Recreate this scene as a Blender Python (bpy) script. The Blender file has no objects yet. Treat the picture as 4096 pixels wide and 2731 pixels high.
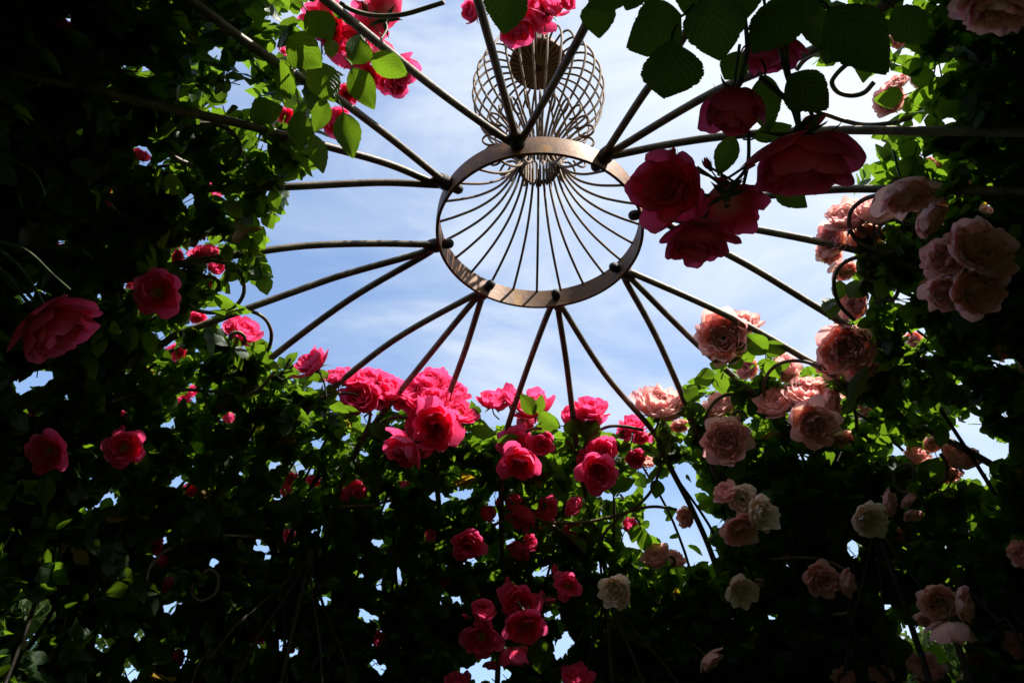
import bpy, math, random
import numpy as np
from mathutils import Vector, Matrix

random.seed(7)
RNG = np.random.default_rng(11)
PI = math.pi
rad = math.radians
scene = bpy.context.scene
COL = scene.collection

# ------------------------------------------------------------------ scale
R = 0.21                                    # radius of the crown ring, metres
HGT = 2.7815                                # height of the crown ring above the ground
CAM = np.array([-0.05106, -1.14819, 1.50])  # eye of the photographer, arbor axis at x = y = 0
PITCH, ROLL, FPX = 0.70669984, 0.02146445, 3341.12 / 4096 * 2352
FWD = np.array([0, math.cos(PITCH), math.sin(PITCH)])
_u = np.array([0, -math.sin(PITCH), math.cos(PITCH)])
_r = np.array([1.0, 0, 0])
RT = _r * math.cos(ROLL) + _u * math.sin(ROLL)
UP = -_r * math.sin(ROLL) + _u * math.cos(ROLL)
SUN_EL, SUN_M = rad(58), 2.2                # sun high, to the right and a little behind


h = np.array([1.0, -1 / SUN_M]); h /= np.linalg.norm(h)
SUN = np.array([h[0] * math.cos(SUN_EL), h[1] * math.cos(SUN_EL), math.sin(SUN_EL)])


def ray(x, y):
    d = FWD + RT * (x - 1176) / FPX - UP * (y - 784.2) / FPX
    return d / np.linalg.norm(d)


def project(P):
    d = np.asarray(P) - CAM
    z = d @ FWD
    z = np.where(z < 1e-3, 1e-3, z)
    return 1176 + FPX * (d @ RT) / z, 784.2 - FPX * (d @ UP) / z, d @ FWD


# ------------------------------------------------------------------ dome surface (in units of R, z from the ring)
_pr, _pz = [], []
for i in range(60):
    r = 3.6 * i / 59
    q = max(r - 1, 0)
    _pr.append(r); _pz.append(-(0.12 * q + 0.12 * q * q))
r0, z0 = _pr[-1], _pz[-1]
for i in range(1, 25):                      # shoulder, bends into the wall
    t = i / 24
    b0, b1, b2 = (1 - t) ** 2, 2 * t * (1 - t), t * t
    _pr.append(b0 * r0 + b1 * 4.42 + b2 * 4.5); _pz.append(b0 * z0 + b1 * (z0 - .62) + b2 * -3.0)
for i in range(1, 30):
    _pr.append(4.5 + .0001 * i); _pz.append(-3.0 - 10.2 * i / 29)
PR, PZ = np.array(_pr), np.array(_pz)
PS = np.concatenate([[0], np.cumsum(np.hypot(np.diff(PR), np.diff(PZ)))])


def grow(az):                               # shell widened behind the camera, cover added to keep the sun out
    c = np.clip((-np.cos(az) - .3) / .7, 0, 1)
    return 1 + .5 * c * c * (3 - 2 * c)


def zprof(r):
    return np.interp(r, PR, PZ)


def surf_hit(x, y):
    """distance (m) along the view ray to where it leaves the dome"""
    d = ray(x, y)
    t = np.linspace(.2, 4.2, 1600)
    P = CAM + d * t[:, None]
    az = np.arctan2(P[:, 0], P[:, 1])
    r = np.hypot(P[:, 0], P[:, 1]) / R / grow(az)
    z = (P[:, 2] - HGT) / R
    ins = (r < 4.5) & (z < zprof(r))
    k = np.where(ins[:-1] & ~ins[1:])[0]
    return t[k[-1]] if len(k) else 2.2


def at(x, y, off=0.0):
    d = ray(x, y)
    return CAM + d * (surf_hit(x, y) + off * R)


def rz(r, az, z):                           # cylindrical, units of R
    return np.array([r * math.sin(az) * R, r * math.cos(az) * R, HGT + z * R])


# ------------------------------------------------------------------ materials
def mat(name):
    m = bpy.data.materials.new(name); m.use_nodes = True
    nt = m.node_tree; nt.nodes.clear()
    return m, nt, nt.nodes, nt.links


def N(ns, typ, **kw):
    n = ns.new(typ)
    for k, v in kw.items():
        setattr(n, k, v)
    return n


def ramp(ns, pts):
    n = ns.new('ShaderNodeValToRGB')
    e = n.color_ramp.elements
    while len(e) < len(pts): e.new(.5)
    for i, (p, c) in enumerate(pts):
        e[i].position = p; e[i].color = (*c, 1)
    return n


def leaf_material(name, dark, light, trans, gloss=.38):
    m, nt, ns, L = mat(name)
    out = N(ns, 'ShaderNodeOutputMaterial')
    at_ = N(ns, 'ShaderNodeAttribute', attribute_name='tint')
    sep = N(ns, 'ShaderNodeSeparateColor'); L.new(at_.outputs['Color'], sep.inputs[0])
    cr = ramp(ns, [(0, dark), (.8, light), (.965, (light[0] * 1.2, light[1] * 1.15, light[2])), (.985, (.23, .15, .02))])
    L.new(sep.outputs[0], cr.inputs[0])
    tr = ramp(ns, [(0, [c * .7 for c in trans]), (.7, trans), (.96, [trans[0] * 1.4, trans[1] * 1.15, trans[2]]), (.985, (.5, .32, .02))])
    L.new(sep.outputs[0], tr.inputs[0])
    # veins: midrib and side veins from the leaf's own coordinates (green = across, blue = along)
    w = N(ns, 'ShaderNodeMath', operation='MULTIPLY_ADD'); L.new(sep.outputs[1], w.inputs[0]); w.inputs[1].default_value = -.55; L.new(sep.outputs[2], w.inputs[2])
    s = N(ns, 'ShaderNodeMath', operation='MULTIPLY'); L.new(w.outputs[0], s.inputs[0]); s.inputs[1].default_value = 44
    sn = N(ns, 'ShaderNodeMath', operation='SINE'); L.new(s.outputs[0], sn.inputs[0])
    gt = N(ns, 'ShaderNodeMath', operation='SMOOTH_MIN'); L.new(sn.outputs[0], gt.inputs[0]); gt.inputs[1].default_value = .2; gt.inputs[2].default_value = .4
    nz = N(ns, 'ShaderNodeTexNoise'); nz.inputs['Scale'].default_value = 90; nz.inputs['Detail'].default_value = 3
    geo = N(ns, 'ShaderNodeNewGeometry'); L.new(geo.outputs['Position'], nz.inputs['Vector'])
    add = N(ns, 'ShaderNodeMath', operation='ADD'); L.new(gt.outputs[0], add.inputs[0]); L.new(nz.outputs[0], add.inputs[1])
    bmp = N(ns, 'ShaderNodeBump'); bmp.inputs['Strength'].default_value = .35; bmp.inputs['Distance'].default_value = .002
    L.new(add.outputs[0], bmp.inputs['Height'])
    mixv = N(ns, 'ShaderNodeMix', data_type='RGBA', blend_type='MULTIPLY'); mixv.inputs[0].default_value = .5
    vr = ramp(ns, [(.25, (.55, .6, .5)), (1.0, (1.25, 1.2, 1.2))]); L.new(add.outputs[0], vr.inputs[0])
    L.new(tr.outputs[0], mixv.inputs[6]); L.new(vr.outputs[0], mixv.inputs[7])
    p = N(ns, 'ShaderNodeBsdfPrincipled'); p.inputs['Roughness'].default_value = gloss
    p.inputs['Specular IOR Level'].default_value = .28
    L.new(cr.outputs[0], p.inputs['Base Color']); L.new(bmp.outputs[0], p.inputs['Normal'])
    t = N(ns, 'ShaderNodeBsdfTranslucent'); L.new(mixv.outputs[2], t.inputs['Color'])
    mx = N(ns, 'ShaderNodeMixShader'); mx.inputs[0].default_value = .45
    L.new(p.outputs[0], mx.inputs[1]); L.new(t.outputs[0], mx.inputs[2]); L.new(mx.outputs[0], out.inputs[0])
    return m


def petal_material(name, base, mid, edge, tbase, tedge, trans_mix=.42):
    m, nt, ns, L = mat(name)
    out = N(ns, 'ShaderNodeOutputMaterial')
    a = N(ns, 'ShaderNodeAttribute', attribute_name='tint')
    sep = N(ns, 'ShaderNodeSeparateColor'); L.new(a.outputs['Color'], sep.inputs[0])
    info = N(ns, 'ShaderNodeObjectInfo')
    # red = along the petal, green = random per petal, blue = across
    fac = N(ns, 'ShaderNodeMath', operation='MULTIPLY_ADD'); L.new(sep.outputs[1], fac.inputs[0]); fac.inputs[1].default_value = .35; L.new(sep.outputs[0], fac.inputs[2])
    fac2 = N(ns, 'ShaderNodeMath', operation='SUBTRACT'); L.new(fac.outputs[0], fac2.inputs[0]); fac2.inputs[1].default_value = .17
    c = ramp(ns, [(0, base), (.45, mid), (.86, [(a_ + b_) / 2 for a_, b_ in zip(mid, edge)]), (1, edge)]); L.new(fac2.outputs[0], c.inputs[0])
    tcol = ramp(ns, [(0, tbase), (1, tedge)]); L.new(fac2.outputs[0], tcol.inputs[0])
    hs = N(ns, 'ShaderNodeHueSaturation')
    mr = N(ns, 'ShaderNodeMapRange'); L.new(info.outputs['Random'], mr.inputs[0]); mr.inputs[3].default_value = .92; mr.inputs[4].default_value = 1.1
    L.new(mr.outputs[0], hs.inputs['Value']); L.new(c.outputs[0], hs.inputs['Color'])
    wv = N(ns, 'ShaderNodeMath', operation='MULTIPLY'); L.new(sep.outputs[2], wv.inputs[0]); wv.inputs[1].default_value = 70
    sn = N(ns, 'ShaderNodeMath', operation='SINE'); L.new(wv.outputs[0], sn.inputs[0])
    bmp = N(ns, 'ShaderNodeBump'); bmp.inputs['Strength'].default_value = .16; bmp.inputs['Distance'].default_value = .002
    L.new(sn.outputs[0], bmp.inputs['Height'])
    p = N(ns, 'ShaderNodeBsdfPrincipled'); p.inputs['Roughness'].default_value = .66; p.inputs['Specular IOR Level'].default_value = .1
    p.inputs['Sheen Weight'].default_value = .02
    L.new(hs.outputs[0], p.inputs['Base Color']); L.new(bmp.outputs[0], p.inputs['Normal'])
    t = N(ns, 'ShaderNodeBsdfTranslucent'); L.new(tcol.outputs[0], t.inputs['Color'])
    mx = N(ns, 'ShaderNodeMixShader'); mx.inputs[0].default_value = trans_mix
    L.new(p.outputs[0], mx.inputs[1]); L.new(t.outputs[0], mx.inputs[2]); L.new(mx.outputs[0], out.inputs[0])
    return m


def noise_material(name, pts, scale, rough=.7, metal=0.0, bump=.3, detail=6, spec=.4, dist=.002):
    m, nt, ns, L = mat(name)
    out = N(ns, 'ShaderNodeOutputMaterial')
    geo = N(ns, 'ShaderNodeTexCoord')
    nz = N(ns, 'ShaderNodeTexNoise'); nz.inputs['Scale'].default_value = scale; nz.inputs['Detail'].default_value = detail; nz.inputs['Roughness'].default_value = .65
    L.new(geo.outputs['Object'], nz.inputs['Vector'])
    cr = ramp(ns, pts); L.new(nz.outputs[0], cr.inputs[0])
    p = N(ns, 'ShaderNodeBsdfPrincipled'); p.inputs['Metallic'].default_value = metal; p.inputs['Specular IOR Level'].default_value = spec
    rr = N(ns, 'ShaderNodeMapRange'); L.new(nz.outputs[0], rr.inputs[0]); rr.inputs[3].default_value = rough - .15; rr.inputs[4].default_value = min(1, rough + .2)
    L.new(rr.outputs[0], p.inputs['Roughness'])
    n2 = N(ns, 'ShaderNodeTexNoise'); n2.inputs['Scale'].default_value = scale * 6; n2.inputs['Detail'].default_value = 3; L.new(geo.outputs['Object'], n2.inputs['Vector'])
    bmp = N(ns, 'ShaderNodeBump'); bmp.inputs['Strength'].default_value = bump; bmp.inputs['Distance'].default_value = dist
    L.new(n2.outputs[0], bmp.inputs['Height'])
    L.new(cr.outputs[0], p.inputs['Base Color']); L.new(bmp.outputs[0], p.inputs['Normal'])
    L.new(p.outputs[0], out.inputs[0])
    return m


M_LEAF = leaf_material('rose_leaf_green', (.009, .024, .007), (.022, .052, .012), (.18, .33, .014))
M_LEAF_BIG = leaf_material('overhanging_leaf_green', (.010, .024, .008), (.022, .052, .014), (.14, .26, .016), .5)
M_HOT = petal_material('hot_pink_petal', (.95, .42, .40), (.86, .036, .14), (.92, .13, .31), (.92, .022, .11), (.95, .11, .31))
M_PALE = petal_material('pale_pink_petal', (.98, .80, .54), (.97, .73, .63), (.96, .48, .50), (.97, .57, .37), (.97, .54, .51), .46)
M_CREAM = petal_material('cream_petal', (.98, .85, .56), (.98, .90, .78), (.96, .78, .72), (.97, .70, .42), (.97, .80, .68), .45)
M_IRON = noise_material('weathered_iron', [(.3, (.04, .03, .02)), (.5, (.10, .072, .045)), (.62, (.17, .14, .09)), (.72, (.11, .055, .025))], 26, .55, .1, .4, spec=.5)
M_WIRE = noise_material('bronzed_wire', [(.3, (.075, .045, .025)), (.6, (.16, .10, .058)), (.75, (.12, .06, .028))], 40, .6, .1, .3, spec=.22)
M_BAND = noise_material('rust_streaked_band', [(.32, (.08, .038, .018)), (.45, (.21, .095, .034)), (.56, (.14, .08, .055)), (.7, (.31, .16, .045))], 16, .55, .1, .3, spec=.3)
M_BOLT = noise_material('blackened_bolt', [(.3, (.015, .011, .009)), (.7, (.05, .035, .025))], 120, .6, .3, .6)
M_CAP = noise_material('rusted_cap', [(.3, (.05, .02, .012)), (.7, (.16, .07, .035))], 30, .7, .1, .4)
M_BALL = noise_material('verdigris_ball', [(.3, (.35, .30, .20)), (.7, (.45, .42, .30))], 20, .5, .2, .2)
M_CANE = noise_material('rose_cane_bark', [(.3, (.014, .011, .008)), (.7, (.024, .026, .012))], 30, .85, 0, .6)
M_STEM = noise_material('green_stem', [(.3, (.03, .05, .015)), (.7, (.06, .09, .03))], 60, .5, 0, .2)
M_SEPAL = noise_material('sepal_green', [(.3, (.03, .055, .015)), (.7, (.06, .095, .03))], 80, .6, 0, .2)
M_STAMEN = noise_material('yellow_stamen', [(.3, (.55, .33, .06)), (.7, (.75, .55, .18))], 200, .7, 0, .2)
M_GROUND = noise_material('lawn_ground', [(.3, (.03, .05, .015)), (.7, (.06, .085, .025))], 3, .9, 0, .5, dist=.02)
M_GRAVEL = noise_material('gravel_path', [(.3, (.36, .32, .26)), (.7, (.52, .47, .39))], 40, .9, 0, .8, dist=.01)
M_PINE = leaf_material('pine_needles', (.035, .06, .018), (.075, .11, .03), (.14, .2, .03), .6)
M_TRUNK = noise_material('pine_bark', [(.3, (.05, .03, .02)), (.7, (.14, .085, .05))], 9, .9, 0, .8, dist=.03)


# ------------------------------------------------------------------ mesh helpers
class MB:
    def __init__(s): s.v, s.f, s.t, s.n = [], [], [], 0

    def add(s, v, f, tint=None):
        v = np.asarray(v, float).reshape(-1, 3)
        s.v.append(v); s.f += [tuple(i + s.n for i in q) for q in f]
        s.t.append(np.tile([.5, .5, .5], (len(v), 1)) if tint is None else np.asarray(tint, float))
        s.n += len(v)

    def mesh(s, name, m, smooth=True):
        me = bpy.data.meshes.new(name)
        V = np.concatenate(s.v)
        me.from_pydata(V.tolist(), [], s.f)
        ca = me.color_attributes.new('tint', 'FLOAT_COLOR', 'POINT')
        T = np.concatenate(s.t); T = np.hstack([T, np.ones((len(T), 1))]).astype(np.float32)
        ca.data.foreach_set('color', T.ravel())
        me.polygons.foreach_set('use_smooth', [smooth] * len(me.polygons))
        for mm in (m if isinstance(m, (list, tuple)) else [m]): me.materials.append(mm)
        me.update()
        return me


def link(name, data, parent=None, loc=None):
    o = bpy.data.objects.new(name, data); COL.objects.link(o)
    if loc is not None: o.location = loc
    if parent is not None: o.parent = parent
    return o


def tag(o, label=None, cat=None, group=None, kind=None):
    for k, v in (('label', label), ('category', cat), ('group', group), ('kind', kind)):
        if v: o[k] = v
    return o


def spline(pts, n=8):
    P = np.asarray(pts, float)
    if len(P) < 3:
        t = np.linspace(0, 1, n)[:, None]
        return P[0] * (1 - t) + P[-1] * t
    Q = np.vstack([2 * P[0] - P[1], P, 2 * P[-1] - P[-2]])
    out = []
    for i in range(1, len(Q) - 2):
        t = np.linspace(0, 1, n, endpoint=False)[:, None]
        a, b, c, d = Q[i - 1], Q[i], Q[i + 1], Q[i + 2]
        out.append(.5 * (2 * b + (c - a) * t + (2 * a - 5 * b + 4 * c - d) * t ** 2 + (3 * b - a - 3 * c + d) * t ** 3))
    out.append(P[-1:])
    return np.vstack(out)


def tube(mb, P, r, sides=8, cap=True):
    P = np.asarray(P, float); n = len(P)
    rr = np.full(n, r) if np.isscalar(r) else np.asarray(r, float)
    T = np.gradient(P, axis=0); T /= np.linalg.norm(T, axis=1)[:, None] + 1e-12
    a = np.cross(T[0], [0, 0, 1.0])
    if np.linalg.norm(a) < .05: a = np.cross(T[0], [1.0, 0, 0])
    a /= np.linalg.norm(a)
    V = []
    for i in range(n):
        a = a - T[i] * (a @ T[i]); a /= np.linalg.norm(a) + 1e-12
        b = np.cross(T[i], a)
        th = np.arange(sides) * 2 * PI / sides
        V.append(P[i] + rr[i] * (np.cos(th)[:, None] * a + np.sin(th)[:, None] * b))
    F = []
    for i in range(n - 1):
        for j in range(sides):
            k = (j + 1) % sides
            F.append((i * sides + j, i * sides + k, (i + 1) * sides + k, (i + 1) * sides + j))
    if cap:
        F.append(tuple(range(sides - 1, -1, -1))); F.append(tuple((n - 1) * sides + j for j in range(sides)))
    mb.add(np.vstack(V), F)


def lathe(mb, prof, sides=32, center=(0, 0, 0)):
    prof = np.asarray(prof, float); n = len(prof)
    th = np.arange(sides) * 2 * PI / sides
    V = np.stack([np.outer(prof[:, 0], np.cos(th)), np.outer(prof[:, 0], np.sin(th)), np.outer(prof[:, 1], np.ones(sides))], -1).reshape(-1, 3) + np.asarray(center)
    F = [(i * sides + j, i * sides + (j + 1) % sides, (i + 1) * sides + (j + 1) % sides, (i + 1) * sides + j) for i in range(n - 1) for j in range(sides)]
    mb.add(V, F)


def tube_obj(name, P, r, m, parent=None, sides=8):
    mb = MB(); tube(mb, P, r, sides)
    return link(name, mb.mesh(name, m), parent)


# ------------------------------------------------------------------ setting
mb = MB(); s = 400
mb.add([(-s, -s, 0), (s, -s, 0), (s, s, 0), (-s, s, 0)], [(0, 1, 2, 3)])
tag(link('ground', mb.mesh('ground', M_GROUND)), kind='structure')
mb = MB(); th = np.arange(48) * 2 * PI / 48
mb.add(np.stack([1.2 * np.cos(th), 1.7 * np.sin(th) - .35, np.full(48, .004)], -1), [tuple(range(48))])
tag(link('path', mb.mesh('path', M_GRAVEL)), kind='structure')

# ------------------------------------------------------------------ iron arbor
arbor = link('rose_arbor', None, loc=(0, 0, 0))
tag(arbor, 'weathered wrought iron arbor dome with crown ring, curved rods and scrolls overhead', 'arbor')
PHI = 0.22887                       # azimuth of the first bolt
PHS = 0.01141                       # azimuth of the first spoke
BH = .115                           # half height of the band

mb = MB()
prof = [(1.0, -BH), (1.0, BH), (.978, BH), (.978, -BH), (1.0, -BH)]
V = []; sides = 96
prof = [(1.0, -BH), (1.004, -BH * .3), (1.004, BH * .3), (1.0, BH), (.972, BH), (.972, -BH), (1.0, -BH)]
lathe(mb, [(a * R, b * R) for a, b in prof], 96, (0, 0, HGT))
o = link('crown_ring', mb.mesh('crown_ring', M_BAND, False), arbor)
o.data.polygons.foreach_set('use_smooth', [True] * len(o.data.polygons))
try: o.data.set_sharp_from_angle(angle=rad(35))
except Exception: pass

for k in range(8):                  # bolt heads inside the band, with a clamp plate outside
    a = PHI + k * PI / 4
    n = np.array([math.sin(a), math.cos(a), 0]); c = np.array([0, 0, HGT])
    b = MB()
    rr = np.array([.026, .045, .051, .047, .026, .004]) * R
    dd = np.array([.985, .965, .93, .89, .868, .862])
    tube(b, [c + n * q * R for q in dd], rr, 10)
    bo = link('bolt', b.mesh('bolt', M_BOLT), arbor)
    b = MB()
    tube(b, [c + n * q * R for q in (1.0, 1.05, 1.11, 1.17)], np.array([.066, .074, .066, .045]) * R, 10)
    link('rod_socket', b.mesh('rod_socket', M_BOLT), arbor)

# rods: points traced in the photograph, carried onto the dome they are welded into
RODS = {(0, -1): [(1262, 712), (1210, 850), (1160, 1000)], (0, 0): [(1283, 717), (1302, 840), (1325, 1030)], (0, 1): [(1297, 715), (1390, 860), (1500, 990)],
 (1, -1): [(1440, 650), (1520, 800), (1640, 1080)], (1, 0): [(1455, 645), (1600, 790), (1755, 925)], (1, 1): [(1462, 632), (1700, 740), (1960, 890)],
 (2, -1): [(1700, 600), (1850, 690), (1990, 775)], (2, 0): [(1500, 512), (1750, 530), (1990, 580), (2130, 622)], (2, 1): [(1720, 455), (1900, 437), (2040, 435), (2352, 440)],
 (3, -1): [(1410, 365), (1550, 330), (1700, 310), (1905, 300), (2352, 305)], (3, 0): [(1405, 355), (1635, 215), (1880, 110)], (3, 1): [(1395, 350), (1480, 215)],
 (4, -1): [(1205, 310), (1345, 60)], (4, 0): [(1183, 310), (1103, 20)], (4, 1): [(1160, 320), (1000, 205), (760, 10)],
 (5, -1): [(1005, 405), (900, 320), (780, 230)], (5, 0): [(985, 415), (870, 370), (590, 295)], (5, 1): [(1000, 425), (870, 420), (650, 430)],
 (6, -1): [(990, 565), (860, 560), (700, 565), (550, 585), (400, 610)], (6, 0): [(960, 583), (800, 628), (700, 662), (430, 760)], (6, 1): [(970, 590), (800, 690), (620, 825), (560, 890)],
 (7, -1): [(1085, 680), (900, 785), (730, 920)], (7, 0): [(1085, 695), (960, 848), (840, 1000)], (7, 1): [(1105, 690), (1070, 800), (1030, 910)]}


def rod_hit(x, y):                  # on the dome without the added widening
    d = ray(x, y); t = np.linspace(.5, 4.2, 4000)
    P = CAM + d * t[:, None]
    r = np.hypot(P[:, 0], P[:, 1]) / R; z = (P[:, 2] - HGT) / R
    g = z - zprof(r)
    k = np.where((g[:-1] < 0) & (g[1:] >= 0) & (r[:-1] < 4.49))[0]
    i = k[0] if len(k) else len(t) - 1
    return r[i], math.atan2(P[i, 0], P[i, 1])


for (k, j), pts in RODS.items():
    base = PHI + k * PI / 4
    ra = [(1.06, 0.0 + j * .02)]
    for x, y in pts:
        r, a = rod_hit(x, y)
        da = (a - base + PI) % (2 * PI) - PI
        if r > ra[-1][0] + .05: ra.append((r, da))
    r_end, a_end = ra[-1]
    tgt = j * rad(17)
    P3 = [rz(r, base + a, zprof(r)) for r, a in ra]
    s0 = np.interp(r_end, PR, PS)
    for q in range(1, 22):
        u = q / 21
        ss = s0 + (PS[-1] - s0) * u ** 1.3
        r, z = np.interp(ss, PS, PR), np.interp(ss, PS, PZ)
        w = min(1, (ss - s0) / 2.0); w = w * w * (3 - 2 * w)
        a = base + a_end + (tgt - a_end) * w
        P3.append(RNG.normal(0, .004 * R, 3) + rz(r * (1 + (float(grow(a)) * 1.09 - 1) * w), a, z + .22 * w))
    tube_obj('dome_rod', spline(P3, 7), .034 * R, M_IRON, arbor, 10)

# spokes: from the top edge of the band up to the neck, then out into a curled hook
for k in range(24):
    a = PHS + k * PI / 12
    jit = random.uniform(-1, 1)
    pts = [(.975, .10), (.80, .19), (.60, .325), (.42, .52), (.295, .76), (.235, .97), (.225, 1.1), (.26, 1.24), (.34, 1.36), (.42, 1.46)]
    # crook
    cr_, cz = .52 + .01 * jit, 1.40 + .02 * jit
    for q in np.linspace(150, -150, 11):
        pts.append((cr_ + .085 * math.cos(rad(q)), cz + .095 * math.sin(rad(q)) + .03))
    P3 = spline([rz(r, a, z) for r, z in pts], 5)
    tube_obj('spoke', P3, .0135 * R, M_WIRE, arbor, 7)
    wm = MB(); c = rz(.975, a, .105); tube(wm, [c + np.array([0, 0, -.02 * R]), c, c + np.array([0, 0, .03 * R])], [.012 * R, .024 * R, .010 * R], 7)

finial_mb = MB()
pp = [np.array([.205 * R * math.cos(t), .205 * R * math.sin(t), HGT + .98 * R]) for t in np.linspace(0, 2 * PI, 41)]
tube(finial_mb, pp, .024 * R, 8, False)
finial = link('finial', finial_mb.mesh('finial_collar', M_BOLT), arbor)
finial['label'] = 'bulbous wire cage crowning the arbor'
for k in range(30):
    a = PHS + (k + .5) * PI / 15
    pts = [(.175, .88), (.172, 1.05), (.19, 1.28), (.31, 1.48), (.49, 1.68), (.645, 1.90), (.73, 2.13), (.755, 2.36), (.715, 2.57), (.63, 2.76), (.51, 2.865), (.41, 2.88), (.33, 2.865), (.2, 2.86), (.05, 2.855)]
    twist = .0
    tube_obj('cage_wire', spline([rz(r, a + twist * z, z) for r, z in pts], 5), .0135 * R, M_WIRE, finial, 7)
b = MB(); lathe(b, [(.001, 2.93 * R), (.30 * R, 2.935 * R), (.335 * R, 2.92 * R), (.345 * R, 2.95 * R), (.33 * R, 3.03 * R), (.22 * R, 3.16 * R), (.09 * R, 3.25 * R), (.001, 3.26 * R)], 40, (0, 0, HGT))
link('cap', b.mesh('cap', M_CAP), finial)
b = MB(); th = np.linspace(-PI / 2, PI / 2, 12)
lathe(b, [(max(.001, .15 * R * math.cos(t)), (3.46 + .17 * math.sin(t)) * R) for t in th], 24, (0, 0, HGT))
lathe(b, [(.05 * R, 3.2 * R), (.045 * R, 3.32 * R)], 16, (0, 0, HGT))
link('ball', b.mesh('ball', M_BALL), finial)

SCROLLS = [
 [(478, 596), (510, 603), (540, 613), (557, 640), (560, 672), (546, 698), (524, 711)],
 [(520, 712), (494, 718), (466, 716), (440, 706), (430, 680), (434, 655), (455, 640), (485, 636), (502, 648), (500, 664), (486, 674), (466, 676)],
 [(516, 724), (545, 714), (580, 716), (608, 732), (622, 758), (622, 785), (612, 810), (598, 832)],
 [(528, 782), (532, 768), (548, 763), (560, 772), (562, 785), (548, 796)],
 [(730, 915), (765, 905), (800, 903), (825, 910), (845, 930), (850, 955), (842, 985), (822, 1010)],
 [(865, 978), (888, 965), (915, 958), (942, 962)],
 [(1208, 992), (1225, 985), (1245, 984)], [(1300, 1010), (1320, 1035), (1330, 1070)],
 [(1343, 1025), (1352, 1008), (1370, 992), (1400, 979), (1440, 980), (1478, 988)],
 [(1620, 985), (1622, 955), (1640, 925), (1665, 908), (1700, 906), (1728, 915), (1752, 930)],
 [(1680, 955), (1690, 946), (1706, 946), (1716, 960)],
 [(1757, 912), (1754, 885), (1764, 858), (1785, 838), (1815, 829), (1850, 831), (1885, 843)],
 [(1806, 894), (1812, 886), (1824, 882), (1836, 884)],
 [(1916, 868), (1936, 890), (1955, 920), (1966, 955), (1968, 990)],
 [(1962, 735), (1930, 702), (1916, 662), (1920, 628), (1942, 602), (1980, 590), (2026, 602), (2058, 630), (2064, 662), (2050, 688), (2010, 692)],
 [(2026, 655), (2004, 642), (1984, 645), (1976, 663), (1986, 678)],
 [(2034, 444), (1985, 458), (1955, 485), (1951, 520), (1966, 550), (1995, 566), (2040, 578), (2080, 570), (2100, 545), (2095, 520), (2065, 508), (2030, 512), (2018, 530), (2030, 550)],
 [(2007, 190), (1985, 213), (1955, 220), (1925, 212), (1911, 192), (1918, 175), (1936, 156), (1962, 136), (1996, 122)],
 [(1830, 160), (1848, 138), (1875, 122), (1900, 116)],
 [(1840, 236), (1870, 254), (1905, 266), (1940, 278), (1985, 287), (2040, 284), (2095, 270)],
 [(780, 8), (815, 26), (855, 36), (895, 37), (935, 32), (985, 17), (1020, 6)],
 [(2101, 1107), (2100, 1080), (2080, 1066), (2058, 1080), (2054, 1108), (2075, 1130), (2120, 1132), (2150, 1120), (2172, 1095), (2174, 1066), (2160, 1042)],
 [(1492, 1320), (1498, 1292), (1520, 1276), (1545, 1280), (1548, 1296), (1530, 1308)],
 [(1128, 1208), (1160, 1195), (1205, 1190), (1265, 1200), (1335, 1200), (1400, 1188), (1450, 1173), (1500, 1163), (1555, 1170)],
 [(1160, 1138), (1200, 1175), (1250, 1198), (1290, 1220), (1320, 1245), (1345, 1270)],
 [(1370, 1272), (1384, 1232), (1418, 1192), (1468, 1158), (1500, 1120), (1514, 1078), (1517, 1045)],
 [(784, 1163), (850, 1160), (900, 1148)],
 [(640, 840), (600, 890), (560, 905), (500, 900), (420, 895), (330, 900), (240, 930), (170, 975)],
 [(335, 1340), (345, 1300), (385, 1262), (440, 1240), (510, 1230), (600, 1235)],
 [(455, 1330), (480, 1308), (500, 1325), (495, 1360), (462, 1380), (440, 1362), (446, 1330)],
 [(1770, 1285), (1830, 1280), (1890, 1285), (1935, 1305), (1965, 1340), (1972, 1375), (1950, 1405), (1910, 1412)],
 [(440, 380), (400, 360), (385, 330), (400, 300), (450, 285), (510, 290), (545, 320), (550, 355), (520, 378)],
]
for pts in SCROLLS:
    P = np.array([at(x, y, -.10) for x, y in pts])
    ln = np.linalg.norm(P - CAM, axis=1); sm = ln.copy()
    for _ in range(3): sm[1:-1] = (sm[:-2] + sm[1:-1] + sm[2:]) / 3
    P = CAM + (P - CAM) * (sm / ln)[:, None]
    tube_obj('scroll', spline(P, 6), .0185 * R, M_IRON, arbor, 8)

# posts: a collar under the shoulder from which five slim bars splay down to the ground
for k in range(8):
    base = PHI + k * PI / 4 + (rad(-5) if k == 7 else 0)
    g = float(grow(base)) * (1.09 if k == 6 else 1)
    if g > 1.2: continue
    top = rz(4.12 * g, base, -1.93)
    cm = MB(); tube(cm, [top + np.array([0, 0, .13 * R]), top, top - np.array([0, 0, .16 * R])], np.array([.05, .075, .05]) * R, 10)
    post = link('post_collar', cm.mesh('post_collar', M_BOLT), arbor)
    for q in range(5):
        a2 = base + (q - 2) * rad(6.5)
        dr = (.0, .12, .0, -.1, .05)[q]
        P = spline([top, rz(4.18 * g + dr * .4, base + (a2 - base) * .35, -2.4), rz(4.24 * g + dr, base + (a2 - base) * .8, -3.1), rz(4.26 * g + dr, a2, -4.3), rz(4.26 * g + dr, a2, -13.15)], 6)
        tube_obj('post_bar', P, (.03 if q == 2 else .017) * R, M_BOLT, post, 7)
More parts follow.
